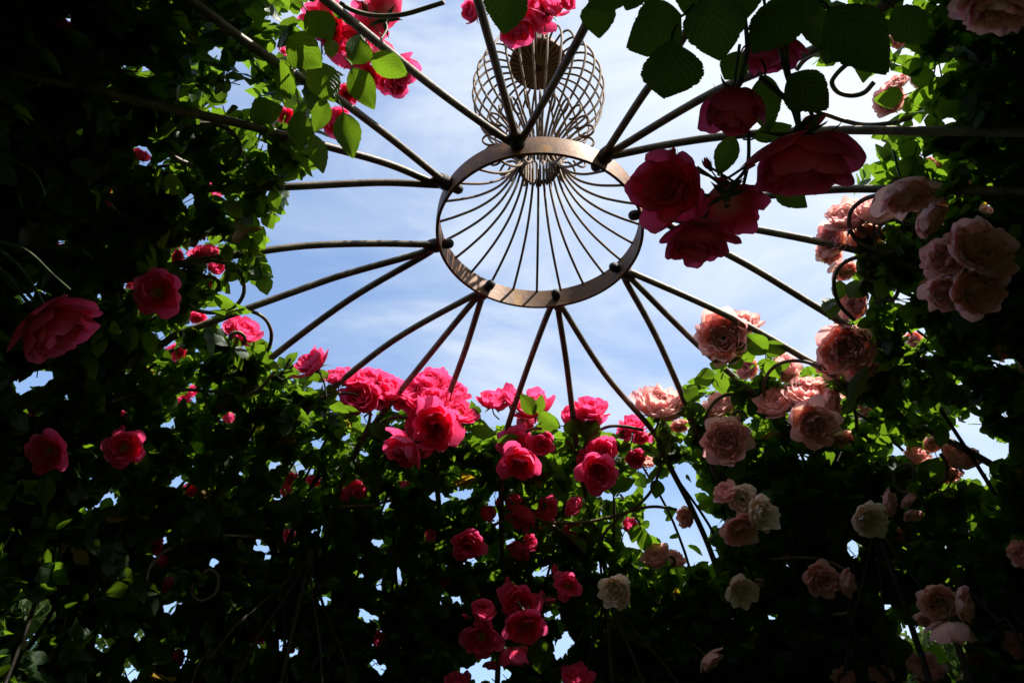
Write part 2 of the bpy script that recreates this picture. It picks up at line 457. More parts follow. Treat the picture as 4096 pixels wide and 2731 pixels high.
# ------------------------------------------------------------------ roses
FACE = {'c': (0, 0, 1), 'u': (0, .9, .45), 'U': (0, 1, .05), 'd': (0, -.75, .6), 'D': (.05, -1, .22), 'l': (-.75, .1, .6), 'r': (.75, .1, .6),
        'ul': (-.5, .75, .45), 'ur': (.5, .75, .45), 'dl': (-.55, -.6, .6), 'dr': (.6, -.6, .5), 'cl': (-.35, .1, .9), 'cr': (.35, .1, .9),
        'cu': (0, .4, .9), 'cd': (0, -.35, .92), 'b': (.3, -.5, -.6), 'R': (.95, -.1, .2), 'L': (-.95, .1, .2), 'bu': (-.35, .65, -.45), 'bd': (.1, -.9, -.3)}
# x, y, size (px of a 2352 px wide view), colour, form, facing, depth behind(+)/before(-) the leaf wall or cm from the eye, label
ROSES = [
 (134, 757, 188, 'h', 'f', (.62, -.66, .12), 86, 'large shaded crimson-pink rose hanging side-on from long stems at the left edge'),
 (362, 670, 106, 'h', 'o', 'cr', -0.88, 'dim deep pink open rose right of the large shaded crimson one'),
 (110, 1036, 100, 'h', 'o', 'c', -1.1, 'pink rose with a pale open yellow-centred heart at the far left'),
 (284, 1028, 92, 'h', 'o', 'cr', -1.1, 'pink rose with a pale heart, the second from the left edge below the scrolls'),
 (563, 760, 84, 'h', 'f', 'ur', .1, 'bright pink rose inside the curl of the lower left scroll'),
 (528, 745, 46, 'h', 'c', 'ul', .25, 'pale-lit pink petals tucked left of the rose in the lower left scroll'),
 (714, 832, 96, 'h', 'f', 'ul', -.1, 'sunlit candy-pink rose standing alone at the left end of the rim row'),
 (776, 864, 65, 'h', 'c', 'u', .1, 'pink rose half hidden by leaves, just right of the lone rim rose'),
 (470, 583, 74, 'h', 'c', 'u', .2, 'bright pink rose above the rod over the upper left scroll'),
 (497, 612, 44, 'h', 't', 'r', .2, 'small pink rose under the rod, at the top of the upper left scroll'),
 (408, 590, 44, 'h', 'c', 'l', .3, 'red-pink petals showing left of the bright rose over the upper left scroll'),
 (455, 728, 44, 'h', 'c', 'd', .35, 'pink rose glowing through leaves beneath the upper left scroll'),
 (800, 866, 78, 'h', 'c', 'u', .2, 'pink rose behind the rod in the crowded rim row, its upper left member'),
 (826, 911, 92, 'h', 'c', 'cu', -.1, 'cupped pink rose with its face up in the lower left of the rim row'),
 (845, 874, 85, 'h', 'c', 'u', .15, 'pink rose in the rim row above the cupped one and left of the paler one'),
 (892, 892, 99, 'h', 'c', 'ur', .1, 'pale-lit tall-petalled pink rose in the rim row against a slanting rod'),
 (934, 900, 85, 'h', 'c', 'u', .15, 'pink rose right of the slanting rod in the rim row'),
 (925, 924, 65, 'h', 'o', 'd', .0, 'small open pink rose with loose petals beneath the rim row'),
 (985, 873, 85, 'h', 'c', 'u', .3, 'topmost pink rose of the rim row, just left of the short steep rod'),
 (1024, 884, 65, 'h', 'c', 'u', .4, 'pink rose behind the short steep rod at the top of the rim row'),
 (1050, 900, 67, 'h', 'c', 'ur', .3, 'pink rose at the right shoulder of the big sunlit bunch'),
 (990, 925, 112, 'h', 'f', 'u', -.15, 'full pink rose at the crown of the big sunlit bunch'),
 (1054, 946, 103, 'h', 'o', 'ur', -.2, 'wide-open light pink rose at the right of the big sunlit bunch'),
 (962, 968, 94, 'h', 'c', 'l', -.25, 'pink rose at the left side of the big sunlit bunch'),
 (1000, 980, 125, 'h', 'c', 'c', -0.79, 'largest front-facing pink rose with a dark heart in the big sunlit bunch'),
 (926, 1034, 108, 'h', 'c', 'dl', -0.88, 'shaded deep pink rose hanging below left of the big sunlit bunch'),
 (980, 1028, 58, 'h', 'c', 'dr', -0.61, 'pink petals curling under the big sunlit bunch'),
 (1131, 917, 74, 'h', 'c', 'u', .1, 'lone pink rose on a dark stem against the sky, left of the centre rod'),
 (1178, 912, 72, 'h', 'c', 'ur', .2, 'pink rose behind the left centre rod against the sky'),
 (1222, 930, 96, 'h', 'c', 'ul', .15, 'pink rose behind a bright three-leaf sprig right of the left centre rod'),
 (1207, 968, 49, 'h', 'c', 'b', .2, 'small pink rose below the bright three-leaf sprig'),
 (1184, 1020, 84, 'h', 'c', 'cu', -.2, 'bright pink rose peeking over the cupped one at the rim centre'),
 (1194, 1064, 98, 'h', 'c', 'cd', -0.79, 'rounded cupped pink rose with a dark heart at the rim centre'),
 (1245, 1021, 60, 'h', 'f', 'c', -.25, 'smaller rosy pink rose right of the rim centre pair'),
 (1358, 936, 81, 'h', 'f', 'u', .1, 'pink rose standing upright against the sky right of the middle rod'),
 (1318, 958, 63, 'h', 't', 'u', .15, 'deep pink half-closed rose crossed by the middle rod'),
 (1368, 968, 58, 'h', 'c', 'dr', .1, 'pink rose hanging below the upright one right of the middle rod'),
 (1456, 974, 63, 'h', 'c', 'u', .2, 'pink rose behind the right centre rod, beside the pale peach one'),
 (1437, 992, 50, 'h', 'c', 'l', .2, 'pink rose left of the right centre rod over the curved scroll'),
 (1474, 1004, 52, 'h', 'c', 'd', .2, 'pink rose just right of the right centre rod, under the scroll'),
 (1384, 1034, 68, 'h', 'c', 'cu', -.2, 'pink rose behind the low cupped one at the foot of the middle rod'),
 (1344, 1052, 52, 'h', 'c', 'l', -.2, 'reddish pink rose at the left of the low cupped one by the middle rod'),
 (1374, 1083, 92, 'h', 'f', 'c', -0.79, 'rounded pink rose facing inward at the foot of the middle rod'),
 (821, 1122, 54, 'h', 'c', 'dl', .2, 'bright pink rose in a sky gap deep in the left leaves'),
 (794, 1135, 40, 'h', 'c', 'l', .25, 'pink petals left of the rose in the sky gap of the left leaves'),
 (1257, 1170, 74, 'h', 'c', 'r', .1, 'pink rose turned right in the leafy gap over the crossing scrolls'),
 (1196, 1185, 76, 'h', 'c', 'dl', -.1, 'dark crimson rose beside the gap, over the crossing scrolls'),
 (1181, 1150, 42, 'h', 't', 'u', .2, 'small pink rose over the dark crimson one by the gap'),
 (1121, 1180, 44, 'h', 't', 'ur', -.1, 'small reddish half-open rose left of the dark crimson one'),
 (1318, 1162, 56, 'h', 'c', 'ul', .3, 'bright pink rose seen beyond the crossing scrolls'),
 (1316, 1212, 44, 'h', 'c', 'd', .3, 'lower bright pink rose seen beyond the crossing scrolls'),
 (1217, 1245, 46, 'h', 'c', 'r', .2, 'pink rose lit from behind under the crossing scrolls'),
 (1192, 1262, 58, 'h', 'c', 'dl', -.1, 'very dark crimson rose beneath the crossing scrolls'),
 (1074, 1250, 76, 'h', 'f', 'c', -1.1, 'dark rose-red bloom alone in the leaves left of the crossing scrolls'),
 (1447, 1205, 48, 'h', 'c', 'ur', .3, 'pink rose beside the sky gap right of the crossing scrolls'),
 (1304, 1345, 70, 'h', 'o', 'cl', -1.2, 'open coral-pink rose alone, left of the cream one'),
 (1193, 1388, 100, 'h', 'c', 'cu', -1.1, 'upper deep pink rose of the low central bunch'),
 (1208, 1437, 102, 'h', 'o', 'cd', -1.6, 'widest open pink rose at the front of the low central bunch'),
 (1111, 1402, 58, 'h', 't', 'u', -1.4, 'small red-pink cupped rose at the left top of the low central bunch'),
 (1105, 1464, 96, 'h', 'o', 'c', -1.2, 'open deep pink rose at the left of the low central bunch'),
 (1186, 1506, 84, 'h', 'c', 'D', -0.88, 'dark red rose facing down under the low central bunch'),
 (1327, 1560, 78, 'h', 'c', 'u', -1.1, 'deep pink rose cut by the bottom edge, right of centre'),
 (1051, 1564, 60, 'h', 'c', 'u', -0.88, 'dark pink rose cut by the bottom edge, left of centre'),
 (1130, 1528, 40, 'h', 'c', 'd', .2, 'bright pink rose in the bottom sky gap'),
 (868, 906, 70, 'h', 'c', 'cd', .05, 'pink rose tucked beneath the pale-lit tall-petalled one in the rim row'),
 (1016, 912, 66, 'h', 'f', 'u', .1, 'pink rose between the short steep rod and the crown of the sunlit bunch'),
 (958, 880, 62, 'h', 'c', 'ul', .35, 'far pink rose peeping between two others at the top middle of the rim row'),
 (1210, 1030, 62, 'h', 'c', 'u', .0, 'pink rose pressed behind the rim centre pair'),
 (1460, 1052, 50, 'h', 'c', 'cd', -.1, 'pink rose beside the right centre rod below the scroll end'),
 # top left and top
 (818, 140, 80, 'h', 'c', 'bd', .45, 'pink rose directly behind the two upper lit leaves'),
 (890, 190, 56, 'h', 'c', 'd', .4, 'pink rose behind the tip of the middle lit leaf'),
 (756, 66, 80, 'h', 'c', 'cd', .3, 'pink rose under the top left rod among the lit leaves'),
 (872, 28, 118, 'h', 'c', 'bu', .2, 'pink rose high at the top, left of the curved scroll wire'),
 (826, 66, 84, 'h', 'c', 'bu', .3, 'pink rose behind the top left rod, near the upper frame edge'),
 (742, 40, 98, 'h', 'c', 'bu', .4, 'pink rose at the upper left, hidden by the top of the lit leaves'),
 (775, 80, 118, 'h', 'c', 'r', .4, 'pink rose behind the lit leaves left of the top left rod'),
 (862, 118, 106, 'h', 'c', 'bd', .4, 'pink rose glowing between the two upper lit leaves'),
 (924, 164, 87, 'h', 'c', 'dr', .3, 'pink rose at the right tip of the lit leaves under the rod'),
 (910, 194, 64, 'h', 't', 'dr', .3, 'small pink rose lowest to the right below the rod, by the lit leaves'),
 (850, 172, 62, 'h', 'c', 'd', .35, 'red-pink rose between the lit leaves, below the glowing one'),
 (800, 215, 59, 'h', 'c', 'd', .35, 'pink rose behind the hanging lit leaf'),
 (770, 278, 78, 'h', 'c', 'dr', .3, 'pink rose behind the lower hanging lit leaves, at the rod'),
 (1084, 26, 65, 'h', 'c', 'l', .1, 'pink rose at the top edge left of the upright rod'),
 (1190, 64, 119, 'h', 'c', 'D', .1, 'pink rose hanging over the wire cage at the top edge'),
 (1238, 30, 96, 'h', 'c', 'r', .25, 'darker pink rose behind the one hanging over the wire cage'),
 (1270, 14, 72, 'h', 'c', 'ur', .3, 'pink rose at the top edge right of the wire cage'),
 (1304, 4, 49, 'h', 'c', 'r', .3, 'pink petal tips at the top edge left of the round dark leaf'),
 # foreground right
 (1846, 378, 280, 'h', 'f', (.06, -.95, .16), 66, 'huge dark crimson rose hanging side-on close overhead'),
 (1683, 254, 150, 'h', 't', (-.1, -1, .1), 66, 'dark red half-closed rose hanging from its stem among large leaves'),
 (1768, 128, 150, 'h', 'c', (.1, -.8, -.1), 74, 'dark red rose half covered by the large overhead leaves'),
 (1532, 432, 178, 'h', 'f', (-.5, -.1, .8), 72, 'magenta-pink rose on the left of the hanging trio near the ring'),
 (1682, 474, 150, 'h', 'c', (.4, -.4, -.6), 74, 'magenta rose seen from behind on the right of the hanging trio'),
 (1600, 556, 172, 'h', 'f', (-.1, -.85, .35), 71, 'lowest magenta rose of the hanging trio, petals drooping'),
 # pale roses
 (2296, 14, 190, 'p', 'f', (-.3, -.9, .1), 80, 'pale pink rose cut by the top right corner'),
 (2044, 232, 74, 'p', 'f', 'l', .2, 'pale pink sunlit rose behind a leaf at the upper right'),
 (2060, 190, 50, 'p', 'f', 'ul', .3, 'pale peach rose above the sunlit one at the upper right'),
 (1950, 495, 108, 'p', 'f', 'ul', .1, 'sunlit ruffled peach-pink rose at the left of the right-hand scroll bunch'),
 (2015, 485, 97, 'p', 'f', 'u', .1, 'sunlit rosy rose in the middle of the right-hand scroll bunch'),
 (2084, 450, 130, 'p', 'f', (.1, -.7, .3), -0.88, 'greyish pink rose drooping over the right-hand scroll bunch'),
 (2140, 500, 99, 'p', 'f', 'dr', -.2, 'mauve-pink rose right of the drooping greyish one'),
 (1914, 545, 80, 'p', 'c', 'l', .1, 'peach-pink rose above the right rod, beside the scroll'),
 (1990, 540, 76, 'p', 'f', 'd', .1, 'deep coral-pink rose behind the scroll wire at the right'),
 (1905, 578, 60, 'p', 'f', 'dl', .15, 'pink rose hanging under the bunch, just above the right rod'),
 (1941, 620, 58, 'p', 'f', 'd', .2, 'pink rose just under the right rod, at the top of the lower scroll'),
 (1962, 700, 71, 'p', 'f', 'l', .15, 'pale pink rose inside the lower right scroll'),
 (2250, 574, 145, 'p', 'o', 'cu', -1.6, 'largest pale pink rose with a yellow heart in the right edge cluster'),
 (2168, 590, 97, 'p', 'f', 'l', -1.6, 'left pale rose of the right edge cluster, lit on its side'),
 (2246, 668, 127, 'p', 'f', 'cd', -1.7, 'lower right dusky pink rose of the right edge cluster'),
 (2172, 672, 91, 'p', 'f', 'dl', -1.4, 'lower left rosy bloom of the right edge cluster'),
 (2306, 545, 58, 'p', 'f', 'ur', -1.1, 'pale rose behind the largest one of the right edge cluster'),
 (1946, 800, 123, 'p', 'f', (-.5, -.1, .7), -.1, 'tall pink ruffled rose at the right rim above the bright rod end'),
 (1912, 828, 79, 'p', 'f', 'l', .05, 'coral-lit rose tucked left of the tall ruffled one at the right rim'),
 (1984, 850, 66, 'p', 'f', 'd', -.1, 'dull mauve-pink rose below the tall ruffled one at the right rim'),
 (1661, 774, 119, 'p', 'o', 'cl', -.1, 'pale peach rose with an open heart standing against the sky'),
 (1702, 742, 92, 'p', 'f', 'u', .2, 'pink rose behind the pale peach one, crossed by a rod'),
 (1718, 845, 55, 'p', 'f', 'l', .3, 'small pink rose behind the bright leaves below the pale peach one'),
 (1808, 836, 64, 'p', 't', 'ur', .3, 'small pale rose right of the bright leaves, under the rod'),
 (1812, 860, 44, 'p', 't', 'd', .3, 'pale petals under the small rose by the scroll top'),
 (1784, 926, 92, 'p', 'f', 'ul', -.2, 'sunlit coral-pink rose at the left of the rod-end cluster'),
 (1855, 905, 101, 'p', 'o', 'u', -.15, 'creamy peach rose at the top of the rod-end cluster'),
 (1910, 930, 81, 'p', 'f', 'r', -.2, 'dusty pink rose at the right of the rod-end cluster'),
 (1871, 972, 112, 'p', 'o', 'c', -0.88, 'large creamy pink rose facing inward below the rod-end cluster'),
 (1864, 878, 64, 'p', 'f', 'U', .1, 'coral petals rising behind the creamy peach rose'),
 (1652, 932, 79, 'p', 'f', 'ul', .15, 'pink rose under the arch of the small scroll'),
 (1667, 1012, 106, 'p', 'f', 'cl', -0.53, 'ruffled rose with a coral heart beside the foot of a rod'),
 (1934, 1008, 55, 'p', 'f', 'd', .3, 'backlit pink rose in the gap under the creamy pink one'),
 (1517, 924, 119, 'p', 'f', 'u', -.05, 'peach and pink ruffled rose lying on the rim by the right centre rod'),
 (1562, 978, 48, 'p', 'f', 'd', .3, 'pale coral rose low behind leaves, under the peach one on the rim'),
 (1667, 1129, 60, 'p', 'f', 'ul', -1.1, 'dusky mauve rose at the upper left of the cream foursome'),
 (1704, 1147, 66, 'k', 'o', 'cl', -1.1, 'cream rose at the top of the foursome, below the rod foot'),
 (1751, 1182, 80, 'k', 'o', 'cr', -1.3, 'cream rose with a yellow heart at the right of the foursome'),
 (1701, 1215, 80, 'p', 'f', 'cd', -1.2, 'pale pink full rose at the bottom of the foursome'),
 (1999, 1194, 78, 'k', 'f', 'c', -1.1, 'creamy rose over the dark post top at the right'),
 (2044, 1156, 58, 'p', 'f', 'r', -0.7, 'narrow pale pink rose right of the creamy one over the post top'),
 (2088, 1148, 46, 'p', 'f', 'dr', -.2, 'dim dusky rose beside the narrow pale one over the post top'),
 (2098, 1182, 44, 'p', 'f', 'd', -.2, 'faint dark pink rose lowest of those right of the post top'),
 (1888, 1332, 80, 'p', 'f', 'c', -0.88, 'shadowed dusty pink rose inside the lower right scroll arc'),
 (1947, 1338, 62, 'p', 'f', 'r', -0.7, 'shadowed side-turned rose touching the dark post'),
 (1704, 1358, 70, 'k', 'f', 'c', -0.88, 'dim cream rose alone between the dark bars at the lower right'),
 (2154, 1382, 82, 'p', 'o', 'cl', -1.4, 'pale rose with a yellow heart in the lower right bunch'),
 (2216, 1388, 82, 'p', 'o', 'r', -1.2, 'pale pink rose at the right of the lower right bunch'),
 (2132, 1424, 56, 'p', 'f', 'dl', -1.1, 'small pale rose at the lower left of the lower right bunch'),
 (2186, 1452, 98, 'p', 'f', 'D', -1.3, 'dusky rose facing down at the bottom of the lower right bunch'),
 (1632, 1518, 64, 'p', 'f', 'dr', -0.7, 'dim mauve rose near the bottom between the bars'),
 (2126, 1536, 86, 'p', 'c', 'u', .2, 'pale backlit rose before the round pine at the bottom right'),
 (2027, 1552, 58, 'p', 'c', 'u', .2, 'pale backlit rose left of the pine at the bottom edge'),
 (1938, 1558, 54, 'p', 'c', 'ul', .2, 'peach backlit rose at the bottom edge left of the post bars'),
 (2344, 1272, 56, 'p', 'f', 'l', -0.7, 'pale rose cut by the right edge, below the middle'),
 (2334, 1480, 58, 'p', 'c', 'l', .2, 'coral-lit rose at the right edge near the bottom'),
 (1414, 1358, 74, 'k', 'f', 'cl', -1.4, 'cream ruffled rose alone near the centre bottom'),
 (1507, 1278, 66, 'p', 'f', 'ul', -.2, 'dusty pink rose above the small curl beneath the sky gap'),
 (1552, 1282, 50, 'p', 'f', 'ur', .2, 'pale lit rose beneath the sky gap, right of the small curl'),
 (1576, 1188, 46, 'p', 'f', 'l', .2, 'pink rose at the right edge of the central sky gap'),
 (2205, 1050, 84, 'p', 'f', 'u', .3, 'sunlit pale rose in the right-hand sky gap'),
 (2106, 1046, 56, 'p', 'f', 'u', .3, 'pale lit rose above the round curl at the right'),
 (2176, 1092, 60, 'p', 'f', 'd', .3, 'coral-pink rose under the sunlit one in the right-hand gap'),
 (2142, 1022, 44, 'p', 'f', 'ul', .4, 'blush rose behind the leaves left of the right-hand gap'),
]
SPECKS = {'h': [(500, 1092), (440, 1130), (655, 1122), (722, 1100), (672, 1100), (375, 1290), (385, 1345), (662, 1232), (590, 1462), (662, 1486), (412, 1512), (107, 1527), (453, 1562), (360, 1258), (77, 942),
           (140, 579), (8, 682), (413, 809), (283, 827), (343, 841), (445, 898), (417, 916), (527, 962), (303, 652), (143, 53), (322, 357), (655, 120), (660, 273), (245, 433), (488, 437), (1020, 1335), (870, 1470), (930, 1112), (1450, 1055), (990, 1230)],
          'p': [(2061, 90), (2107, 187), (2134, 370), (2167, 387), (2260, 477), (2220, 410), (2127, 649), (2100, 779), (2297, 805), (2347, 839), (1977, 945), (1930, 909), (2064, 1231), (1807, 1281), (1924, 1391), (1747, 1345), (1587, 1465), (1947, 1205), (2240, 1510), (1490, 1060)]}


def petal(mb, phi, length, width, e0, e1, reflex, base_r, rng, wav, point, nu=8, nv=8, h0=0.0, lean=0.0):
    """one petal: rises from elevation e0 at its base to e1 at its lip, wrapped about the axis"""
    v = np.linspace(0, 1, nv + 1); u = np.linspace(-1, 1, nu + 1)
    dv = 1 / nv
    el = e0 + (e1 - e0) * v - reflex * np.clip((v - .72) / .28, 0, 1) ** 1.3
    rho = base_r + np.concatenate([[0], np.cumsum(np.cos(el[:-1]) * dv * length)])
    hh = h0 + np.concatenate([[0], np.cumsum(np.sin(el[:-1]) * dv * length)])
    wd = width * (np.clip(v / .62, 0, 1) ** .6 * (1 - .16 * np.clip((v - .62) / .38, 0, 1) ** 2) + .12)
    ph1, ph2, ph3 = rng.uniform(0, 6.28, 3)
    V = np.zeros((nv + 1, nu + 1, 3)); T = np.zeros((nv + 1, nu + 1, 3))
    rnd = rng.uniform(0, 1)
    sk = rng.normal(0, .12)
    for i in range(nv + 1):
        x = u * wd[i]
        # lip outline: rounded, notched or pointed
        vv = v[i]
        lip = -.42 * vv ** 2.5 * (1 - np.sqrt(np.clip(1 - (np.abs(u) * .97) ** 2.3, 0, 1))) * length + point * vv ** 4 * np.exp(-(u / .28) ** 2) * length
        Rw = max(abs(rho[i]), .10) * 1.15 + .05
        al = x / Rw
        al = np.clip(al, -2.6, 2.6)
        wave = wav * vv ** 2 * (np.sin(u * 4.3 + ph1) + .6 * np.sin(u * 8.1 + ph2)) * length
        rr = rho[i] + lip * math.cos(el[i]) + wave * math.sin(max(el[i], .3)) - .04 * vv * (u ** 2) * width
        zz = hh[i] + lip * math.sin(el[i]) + wave * .6 * math.cos(el[i]) + lean * u * vv
        a = phi + al + sk * vv
        V[i, :, 0] = rr * np.cos(a); V[i, :, 1] = rr * np.sin(a); V[i, :, 2] = zz
        T[i, :, 0] = vv; T[i, :, 1] = rnd; T[i, :, 2] = (u + 1) / 2
    W = nu + 1
    F = [(i * W + j, i * W + j + 1, (i + 1) * W + j + 1, (i + 1) * W + j) for i in range(nv) for j in range(nu)]
    mb.add(V.reshape(-1, 3), F, T.reshape(-1, 3))


def rose_mesh(kind, form, seed):
    rng = np.random.default_rng(seed)
    mb = MB()
    hot = kind == 'h'
    n = {'o': 22, 'c': 26, 't': 18, 'f': 34}[form] + (4 if hot else 30)
    wav, point = (.028, -.035) if hot else (.06, .05)
    for i in range(n):
        s = i / (n - 1)
        phi = i * 2.39996 + rng.normal(0, .15)
        if form == 'o' and hot:
            L = .30 + .32 * s ** .8; wdt = .18 + .24 * s
            e0 = rad(60 - 48 * s + rng.normal(0, 6)); e1 = rad(96 - 44 * s + rng.normal(0, 9)); ref = rad(14 + 22 * s * rng.uniform(.2, 1))
            br = .09 + .03 * s
        elif form == 't':
            L = .50 + .16 * s; wdt = .20 + .24 * s
            e0 = rad(56 - 46 * s + rng.normal(0, 4)); e1 = rad(112 + 16 * s - 24 * max(0, s - .8) / .2 + rng.normal(0, 5)); ref = rad(6 + 30 * max(0, s - .6))
            br = .02 + .05 * s
        elif form == 'c':
            L = .38 + .36 * s ** .8; wdt = .15 + .28 * s
            e0 = rad(62 - 60 * s + rng.normal(0, 5)); e1 = rad(112 - 8 * s - 34 * max(0, s - .78) / .22 + rng.normal(0, 8)); ref = rad(10 + 30 * s * rng.uniform(.1, 1))
            br = .02 + .05 * s
        else:
            L = .32 + .36 * s ** .9; wdt = .13 + .27 * s
            e0 = rad(66 - 62 * s + rng.normal(0, 7)); e1 = rad(108 - (28 if hot else 16) * s - 20 * max(0, s - .75) / .25 + rng.normal(0, 11)); ref = rad(14 + (30 if hot else 46) * s * rng.uniform(.2, 1))
            br = (.05 if form == 'o' else .02) + .07 * s
            if not hot: wdt *= 1 + .28 * s
        petal(mb, phi, L * rng.uniform(.9, 1.09), wdt * rng.uniform(.86, 1.12) * (1 if hot else .86), e0, e1, ref, br, rng, wav * rng.uniform(.6, 1.5), point * rng.uniform(.3, 1.4), h0=.03 * (1 - s), lean=rng.normal(0, .035))
    V = np.concatenate(mb.v)
    sc = 1 / (np.percentile(np.hypot(V[:, 0], V[:, 1]), 99) * 2)
    zc = (V[:, 2].max() + V[:, 2].min()) / 2
    mb.v = [(x - [0, 0, zc]) * sc for x in mb.v]
    zmin = min(x[:, 2].min() for x in mb.v)
    m = {'h': M_HOT, 'p': M_PALE, 'k': M_CREAM}[kind]
    me = mb.mesh('bloom', m)
    st = None
    if form == 'o' and hot:                     # stamens
        sb = MB()
        lathe(sb, [(.001, (.035 - zc) * sc), (.07 * sc, (.03 - zc) * sc), (.17 * sc, (.0 - zc) * sc)], 14)
        for q in range(36):
            a = rng.uniform(0, 6.28); r1 = rng.uniform(.02, .13)
            b0 = np.array([.03 * math.cos(a), .03 * math.sin(a), -zc + .02]) * sc; b1 = np.array([r1 * math.cos(a), r1 * math.sin(a), -zc + rng.uniform(.10, .2)]) * sc
            tube(sb, [b0, b1, b1 + [0, 0, .012]], [.005, .004, .012], 4)
        st = sb.mesh('stamens', M_STAMEN)
    cb = MB()                                   # receptacle and five sepals
    lathe(cb, [(.001, zmin - .10), (.05, zmin - .085), (.072, zmin - .03), (.062, zmin + .015), (.03, zmin + .05)], 12)
    for q in range(5):
        a = q * 2 * PI / 5 + rng.normal(0, .12); dr = rng.uniform(-.25, .9)
        pts = []
        for t in np.linspace(0, 1, 7):
            e = dr - 1.6 * t * dr
            r_ = .055 + .30 * t * math.cos(e); z_ = zmin + .0 + .26 * t * math.sin(e) - .02
            w = .055 * math.sin(PI * min(1, t * .75 + .22)) * (1 - t * .6)
            pts += [(r_ * math.cos(a) - w * math.sin(a) * s_, r_ * math.sin(a) + w * math.cos(a) * s_, z_ - (.012 if s_ else 0)) for s_ in (-1, 0, 1)]
        F = []
        for t in range(6):
            F += [(t * 3, t * 3 + 1, t * 3 + 4, t * 3 + 3), (t * 3 + 1, t * 3 + 2, t * 3 + 5, t * 3 + 4)]
        cb.add(pts, F)
    cal = cb.mesh('calyx', M_SEPAL)
    sb = MB()
    b = rng.uniform(-.3, .3, 2)
    P = spline([(0, 0, zmin - .08), (b[0] * .2, b[1] * .2, zmin - .32), (b[0], b[1], zmin - .62)], 6)
    tube(sb, P, np.linspace(.02, .024, len(P)), 7)
    return me, st, cal, sb.mesh('stem', M_STEM)


VAR = {}
for kd in 'hpk':
    for fm in 'octf':
        if kd == 'k' and fm in 'ct': continue
        VAR[kd + fm] = [rose_mesh(kd, fm, hash_ * 17 + ord(kd) + ord(fm)) for hash_ in range(3 if kd != 'k' else 2)]


def to_world(f):
    w = RT * f[0] + UP * f[1] - FWD * f[2]
    return w / np.linalg.norm(w)


rose_pos = []                                   # pixel x, y, radius, distance: leaves keep clear of these


def put_rose(x, y, size, kd, fm, face, dep, label, group, clear=.86, long_stem=None):
    f = to_world(FACE[face] if isinstance(face, str) else face)
    d = ray(x, y)
    if dep > 5: t = dep / 100
    else: t = surf_hit(x, y) + dep * R
    P = CAM + d * t
    dia = size / FPX * (t * (d @ FWD))
    dia *= 1.04
    rose_pos.append((x, y, size / 2 * clear, t))
    me, st, cal, stem = random.choice(VAR[kd + fm])
    root = link('rose', None, loc=P)
    q = Vector(f).to_track_quat('Z', 'Y').to_matrix().to_4x4() @ Matrix.Rotation(random.uniform(0, 6.28), 4, 'Z')
    sq = 1 if isinstance(face, tuple) else random.uniform(.92, 1.06)
    root.matrix_world = Matrix.Translation(Vector(P)) @ q @ Matrix.Diagonal((dia, dia, dia * sq, 1))
    tag(root, label, 'rose', group)
    link('bloom', me, root)
    if st: link('stamens', st, root)
    link('calyx', cal, root)
    link('stem', stem, root)
    return root


GH, GP = 'hot pink roses of the arbor', 'pale roses of the arbor'
for rr in ROSES:
    put_rose(*rr, GH if rr[3] == 'h' else GP)
for kd, lst in SPECKS.items():
    for x, y in lst:
        fm = random.choice('cf')
        put_rose(x + random.uniform(-4, 4), y + random.uniform(-4, 4), random.uniform(40, 52), kd, fm, random.choice(['c', 'u', 'l', 'r', 'd', 'ul', 'ur']), 1.05,
                 'hot pink rose showing only as a speck between dark leaves' if kd == 'h' else 'pale pink rose showing only as a speck between dark leaves',
                 'hot pink roses glimpsed through the leaves' if kd == 'h' else 'pale roses glimpsed through the leaves', .30 if random.random() < .7 else .5)

# buds
def bud_mesh(seed, m):
    rng = np.random.default_rng(seed); mb = MB()
    th = np.linspace(0, 1, 12)
    prof = [(.30 * math.sin(PI * t ** .8) ** .8 * (1 - .35 * t) + .004, -.5 + t) for t in th]
    n = len(prof); V = []; T = []
    for i, (r_, z_) in enumerate(prof):
        for j in range(16):
            a = j * 2 * PI / 16
            q = r_ * (1 + .10 * math.sin(3 * a + 4 * th[i]))
            V.append((q * math.cos(a), q * math.sin(a), z_)); T.append((.5 + .4 * th[i], .5, (j / 16)))
    F = [(i * 16 + j, i * 16 + (j + 1) % 16, (i + 1) * 16 + (j + 1) % 16, (i + 1) * 16 + j) for i in range(n - 1) for j in range(16)]
    mb.add(V, F, T)
    cb = MB(); lathe(cb, [(.001, -.78), (.13, -.74), (.19, -.62), (.16, -.5), (.2, -.44)], 12)
    for q in range(5):
        a = q * 2 * PI / 5; pts = []
        for t in np.linspace(0, 1, 8):
            r_ = .33 * math.sin(PI * min(1, .16 + t * .62)) + .02 + (.12 * max(0, t - .7) * rng.uniform(.5, 2)); w = .14 * (1 - t) ** .7
            pts += [(r_ * math.cos(a) - w * math.sin(a) * s_, r_ * math.sin(a) + w * math.cos(a) * s_, -.5 + .95 * t) for s_ in (-1, 0, 1)]
        F = []
        for t in range(7): F += [(t * 3, t * 3 + 1, t * 3 + 4, t * 3 + 3), (t * 3 + 1, t * 3 + 2, t * 3 + 5, t * 3 + 4)]
        cb.add(pts, F)
    sb = MB(); P = spline([(0, 0, -.75), (.1, .05, -1.6), (.5, .1, -2.8)], 6); tube(sb, P, .06, 6)
    return mb.mesh('bud', m), cb.mesh('calyx', M_SEPAL), sb.mesh('stem', M_STEM)


